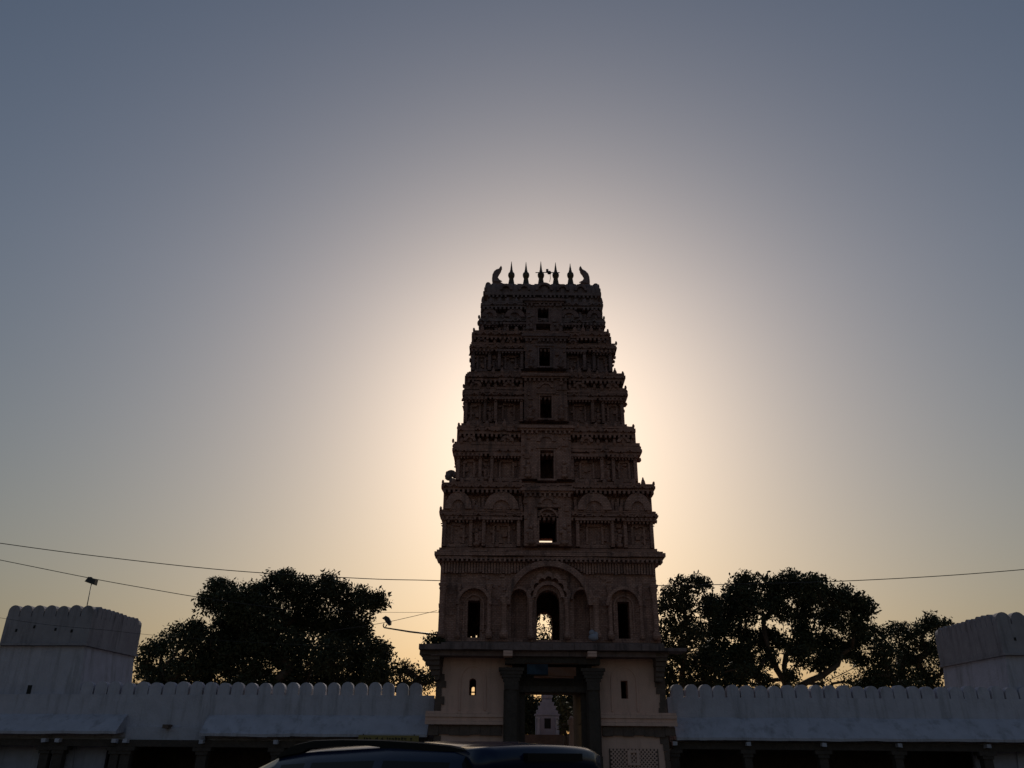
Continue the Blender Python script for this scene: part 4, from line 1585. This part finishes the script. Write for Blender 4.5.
tree('leafy tree in the courtyard, glimpsed through the middle arch of the tower', 66, 545, 660,
     [(535, 642, 7), (543, 650, 9), (552, 640, 6), (554, 626, 7), (536, 628, 4), (536, 655, 12), (552, 660, 12), (550, 615, 6), (538, 614, 5), (545, 634, 3)], 18, .8, .26, 12, -.2, .3, rad=.2)
tree('dense dark courtyard tree filling the gateway behind the white shrine', 70, 560, 725,
     [(522, 700, 14), (528, 715, 14), (540, 706, 9), (550, 702, 8), (560, 704, 12), (575, 700, 14), (588, 705, 14), (530, 728, 14), (545, 730, 14), (562, 722, 14), (580, 722, 14), (595, 722, 12), (512, 720, 12)], 20, 2.6, .27, 15, -.5, .6, rad=.25)
tree('green courtyard bush seen through the gateway, right of the white shrine', 57, 566, 735,
     [(561, 702, 5), (565, 709, 6), (570, 716, 6), (572, 724, 7), (582, 718, 9), (562, 724, 4)], 19, .9, .2, 10, -.15, .3, m='leaf_b', rad=.12, name='bush', spread=.2)


# far belt of trees beyond the courtyard
def far_belt():
    r = random.Random(5)
    cl = []
    for i in range(2600):
        x = r.uniform(-130, 150)
        h = 3.6 + 1.6 * noise.noise(Vector((x * .07, 2.2, 0))) + .8 * noise.noise(Vector((x * .3, 5, 0)))
        cl.append((x, r.uniform(165, 180), r.uniform(.2, max(.6, h))))
    e = bpy.data.objects.new('far_trees', None)
    dummy = empty('far_trees_holder', (0, 170, 0), None, None)
    o = leaf_mesh('treeline', cl, M['leaf'], dummy, 8, .9, 77, .8)
    o.parent = None
    bpy.data.objects.remove(dummy)
    bpy.data.objects.remove(e)
    tag(o, None, None, None, 'stuff')


far_belt()


# weeds rooted in the masonry
def weed(label, px, py, Y, h, n, seed):
    r = random.Random(seed)
    p = at(px, py, Y)
    e = empty('weed', p, label, 'plant', 'weeds rooted in the tower')
    s = MB()
    cl = []
    for i in range(n):
        q = p + Vector((r.uniform(-.6, .6) * h, r.uniform(-.3, .3) * h, r.uniform(.3, 1.0) * h))
        s.tube(bent(p, q, 3, .05, r), [.02, .016, .012, .006], 4)
        for t in (.5, .75, 1):
            cl.append(tuple(p.lerp(q, t)))
    s.build('stem', M['bark'], e)
    leaf_mesh('foliage', cl, M['leaf'], e, 9, .14, seed, .09)


weed('tuft of leaves growing from the left corner of the ledge below the arm lamp', 433.5, 648, 37.7, .75, 16, 31)

# broken corner figure standing on the left end of a cornice
def corner_figure():
    Y = 39.0
    m = MB()
    p = at(450.3, 484.5, Y)
    m.ball((p.x + .06, Y, p.z + .14), .14, .2, .22, 9, 6, .2)
    m.ball((p.x - .1, Y, p.z + .42), .18, .22, .22, 9, 6, .2)
    m.ball((p.x + .02, Y, p.z + .6), .26, .22, .16, 10, 6, .2)
    m.ball((p.x + .22, Y, p.z + .5), .15, .2, .18, 9, 6, .2)
    o = m.build('corner_figure', M['tower_dark'], TW)


corner_figure()


# ------------------------------------------------------------------ cars
def car(label, paint, loc, rot, suv, group=None):
    e = empty('parked_car', (0, 0, 0), label, 'car', 'parked cars')
    #        y     zb   waist  roof   w    wr
    if suv:
        S_ = [(0.00, .42, .80, .84, .76, .72), (.06, .34, .98, 1.02, .84, .76), (.13, .30, 1.02, 1.09, .87, .74), (.44, .28, 1.03, 1.585, .88, .62), (.54, .28, 1.03, 1.595, .88, .63),
              (1.22, .26, 1.02, 1.60, .89, .645), (1.32, .26, 1.02, 1.598, .89, .645), (2.10, .25, 1.01, 1.57, .89, .64), (2.19, .25, 1.01, 1.565, .89, .64), (2.55, .25, 1.0, 1.545, .89, .62), (2.66, .25, 1.0, 1.525, .89, .62), (3.05, .25, 1.0, 1.4, .88, .66), (3.5, .25, .99, 1.06, .88, .74),
              (3.85, .27, .94, .99, .87, .72), (4.12, .30, .84, .90, .84, .68), (4.27, .34, .70, .74, .76, .6), (4.32, .42, .58, .60, .66, .55)]
        wr_, tr = .36, (0.78, 3.42)
    else:
        S_ = [(0.00, .40, .72, .76, .74, .70), (.06, .30, .86, .90, .82, .72), (.5, .26, .93, .98, .84, .70), (.62, .25, .94, .995, .84, .70), (1.22, .24, .94, 1.36, .85, .58), (1.32, .24, .94, 1.385, .85, .58),
              (1.75, .24, .93, 1.43, .85, .60), (1.84, .24, .93, 1.432, .85, .60), (2.40, .24, .92, 1.415, .85, .60), (2.48, .24, .92, 1.41, .85, .60), (2.58, .24, .92, 1.395, .85, .59), (2.66, .24, .92, 1.375, .85, .59), (3.35, .24, .90, .96, .84, .70),
              (3.85, .25, .84, .89, .83, .68), (4.2, .28, .72, .78, .78, .62), (4.32, .38, .56, .60, .68, .55)]
        wr_, tr = .31, (.82, 3.5)

    def sec(y, zb, zw, zr, w_, wr):
        hgt = zr - zw
        half = [(0.0, zb), (w_ * .86, zb), (w_ * .97, zb + .12), (w_, zb + (zw - zb) * .45), (w_ * .985, zw - .07), (w_ * .955, zw),
                (wr + .035 if hgt > .2 else wr + .05, zr - hgt * .16 if hgt > .2 else zr - hgt * .4), (wr - .02, zr - .012), (wr * .6, zr + .028), (0.0, zr + .045)]
        pts = half + [(-x, z) for x, z in half[-2:0:-1]]
        return [(x, y, z) for x, z in pts]
    secs = [sec(*s) for s in S_]
    n = len(secs[0])
    V = [p for s in secs for p in s]
    body, side_l, side_r, front, rear = [], [], [], [], []
    for i in range(len(S_) - 1):
        dz = S_[i + 1][3] - S_[i][3]
        dy = S_[i + 1][0] - S_[i][0]
        hi = min(S_[i][3] - S_[i][2], S_[i + 1][3] - S_[i + 1][2]) > .3
        for k in range(n):
            k2 = (k + 1) % n
            f = (i * n + k, (i + 1) * n + k, (i + 1) * n + k2, i * n + k2)
            is_side_r = k == 5
            is_side_l = k == n - 6
            top = 6 <= k <= n - 7
            if (is_side_r or is_side_l) and hi and dy > .2:
                (side_r if is_side_r else side_l).append(f)
            elif top and dz / dy > .5 and .12 <= S_[i][0] < 1.0:
                rear.append(f)
            elif top and dz / dy < -.28 and 2.5 < S_[i][0] < 3.3:
                front.append(f)
            else:
                body.append(f)
    body.append(tuple(range(n)))
    body.append(tuple((len(S_) - 1) * n + k for k in range(n - 1, -1, -1)))

    def sub(faces, name, m, smooth=True):
        b = MB()
        used = sorted({i for f in faces for i in f})
        mp = {u: j for j, u in enumerate(used)}
        b.add([V[u] for u in used], [tuple(mp[i] for i in f) for f in faces], smooth)
        o = b.build(name, m, e)
        return o
    bo = sub(body, 'body', paint)
    sub(front, 'windscreen', M['glass'])
    sub(rear, 'rear_window', M['glass'])
    for fs in (side_l, side_r):
        for f in fs:
            sub([f], 'side_window', M['glass'])
    for y in tr:
        for s in (-1, 1):
            x = s * .80
            t = MB()
            prof = [(wr_ * .62, -.11), (wr_ * .9, -.115), (wr_, -.085), (wr_, .085), (wr_ * .9, .115), (wr_ * .62, .11)]
            vs, fs = [], []
            N = 28
            for r_, o_ in prof:
                for k in range(N):
                    a = 2 * math.pi * k / N
                    vs.append((x + o_, y + r_ * math.cos(a), wr_ + r_ * math.sin(a)))
            for i in range(len(prof)):
                i2 = (i + 1) % len(prof)
                for k in range(N):
                    fs.append((i * N + k, i * N + (k + 1) % N, i2 * N + (k + 1) % N, i2 * N + k))
            t.add(vs, fs, True)
            wh = t.build('wheel', M['rubber'], e)
            rm = MB()
            xo = x + s * .10
            for k in range(5):
                a = 2 * math.pi * k / 5
                c, s2 = math.cos(a), math.sin(a)
                q = []
                for (rr, ww) in ((.04, .045), (wr_ * .6, .035)):
                    for sg in (-1, 1):
                        q.append((y + rr * c - sg * ww * s2, wr_ + rr * s2 + sg * ww * c))
                vs = [(xo - .02, p[0], p[1]) for p in q] + [(xo + .02, p[0], p[1]) for p in q]
                rm.add(vs, [(0, 1, 3, 2), (4, 6, 7, 5), (0, 4, 5, 1), (2, 3, 7, 6), (0, 2, 6, 4), (1, 5, 7, 3)])
            rm.tube([(xo, y + .07 * math.cos(a), wr_ + .07 * math.sin(a)) for a in [2 * math.pi * k / 12 for k in range(13)]], .025, 5)
            rm.tube([(xo - s * .02, y + wr_ * .6 * math.cos(a), wr_ + wr_ * .6 * math.sin(a)) for a in [2 * math.pi * k / 24 for k in range(25)]], .022, 5)
            rm.build('rim', M['rim'], wh)
    W0 = S_[3][4]
    for s in (-1, 1):
        m = MB()
        if suv:
            m.box(s * .74 - .08, s * .74 + .08, -.005, .2, .86, 1.02)
            m.box(s * .70 - .05, s * .70 + .05, .11, .3, 1.06, 1.2)
        else:
            m.box(s * .66 - .1, s * .66 + .1, -.01, .14, .66, .8)
        m.build('tail_lamp', M['lamp_red'], e)
        h = MB()
        h.ball((s * .66, S_[-3][0] + .02, .74 if suv else .66), .16, .2, .09, 12, 8)
        h.build('headlight', M['lamp_clear'], e)
        mm = MB()
        ym = 2.5 if suv else 2.58
        mm.ball((s * (W0 + .09), ym, 1.06 if suv else .98), .11, .07, .08, 10, 7)
        mm.tube([(s * (W0 - .05), ym, 1.0 if suv else .92), (s * (W0 + .05), ym, 1.03 if suv else .95)], .025, 6)
        mm.build('wing_mirror', paint, e)
    pt = MB()
    pt.box(-.24, .24, -.02, .03, .66, .78)
    pt.build('number_plate', M['plate'], e)
    bp = MB()
    bp.box(-.72, .72, -.06, .1, .42, .60)
    bp.box(-.64, .64, S_[-1][0] - .1, S_[-1][0] + .05, .40, .54)
    bp.build('bumper', M['plastic'], e)
    if suv:
        for s in (-1, 1):
            rl = MB()
            xs = s * .60
            # an upright bar of one side outline: solid at both ends, open below its middle
            up = [(.44, 1.588), (.6, 1.612), (.9, 1.63), (1.3, 1.646), (1.8, 1.652), (2.2, 1.645), (2.45, 1.612), (2.6, 1.57), (2.7, 1.52)]
            dn = [(2.7, 1.51), (2.45, 1.54), (2.33, 1.55), (2.24, 1.585), (1.9, 1.602), (1.5, 1.605), (1.34, 1.595), (1.28, 1.56), (.9, 1.57), (.44, 1.575)]
            def zi(L, y):
                L = sorted(L)
                for (a0, b0), (a1, b1) in zip(L, L[1:]):
                    if a0 <= y <= a1: return b0 + (b1 - b0) * (y - a0) / max(1e-6, a1 - a0)
                return L[0][1] if y < L[0][0] else L[-1][1]
            ys = [.44 + 2.26 * k / 40 for k in range(41)]
            vs = []
            for y in ys:
                zt_, zb_ = zi(up, y), zi(dn, y)
                for x, z in ((xs - .024, zb_), (xs + .024, zb_), (xs + .022, zt_ - .008), (xs, zt_), (xs - .022, zt_ - .008)):
                    vs.append((x * 1.0, y, z))
            fs = [(k * 5 + m_, (k + 1) * 5 + m_, (k + 1) * 5 + (m_ + 1) % 5, k * 5 + (m_ + 1) % 5) for k in range(40) for m_ in range(5)]
            fs += [(4, 3, 2, 1, 0), tuple(200 + k for k in range(5))]
            rl.add(vs, fs)
            rl.build('roof_rail', M['plastic'], e)
        sp = MB()
        # rear spoiler: a deep lip over the tailgate, its lamp let into the face
        nn = 12
        vs = []
        for i in range(nn + 1):
            u = i / nn * 2 - 1
            x = u * .62
            zz = 1.618 - .02 * u * u - .02 * u ** 8
            yb = .2 + .05 * u * u
            vs += [(x, .56, zz + .008), (x, yb + .06, zz + .004), (x, yb, zz - .03), (x, yb - .01, zz - .15), (x, .4, zz - .2)]
        fs = []
        for i in range(nn):
            for k in range(5):
                k2 = (k + 1) % 5
                fs.append((i * 5 + k, (i + 1) * 5 + k, (i + 1) * 5 + k2, i * 5 + k2))
        fs += [(0, 1, 2, 3, 4), tuple(nn * 5 + k for k in (4, 3, 2, 1, 0))]
        sp.add(vs, fs, True)
        so = sp.build('spoiler', paint, e)
        br = MB()
        br.box(-.3, .3, .17, .26, 1.515, 1.565)
        br.build('brake_lamp', M['plastic'], so)
        wi = MB()
        wi.tube([(-.05, .1, 1.1), (.1, .15, 1.2), (.32, .2, 1.28)], .012, 5)
        wi.build('rear_wiper', M['plastic'], e)
    e.location = loc
    e.rotation_euler = (0, 0, rot)
    if suv: e.scale = (1.03, 1.03, 1.03)
    return e


car('dark blue suv with black roof rails parked in front of the gateway', M['paint_blue'], (.47, 6.25, -.012), math.radians(47.5), True)
car('maroon saloon parked below the left turret, only its roof in view', M['paint_maroon'], (-11.3, 12.2, 0), math.radians(-90), False)
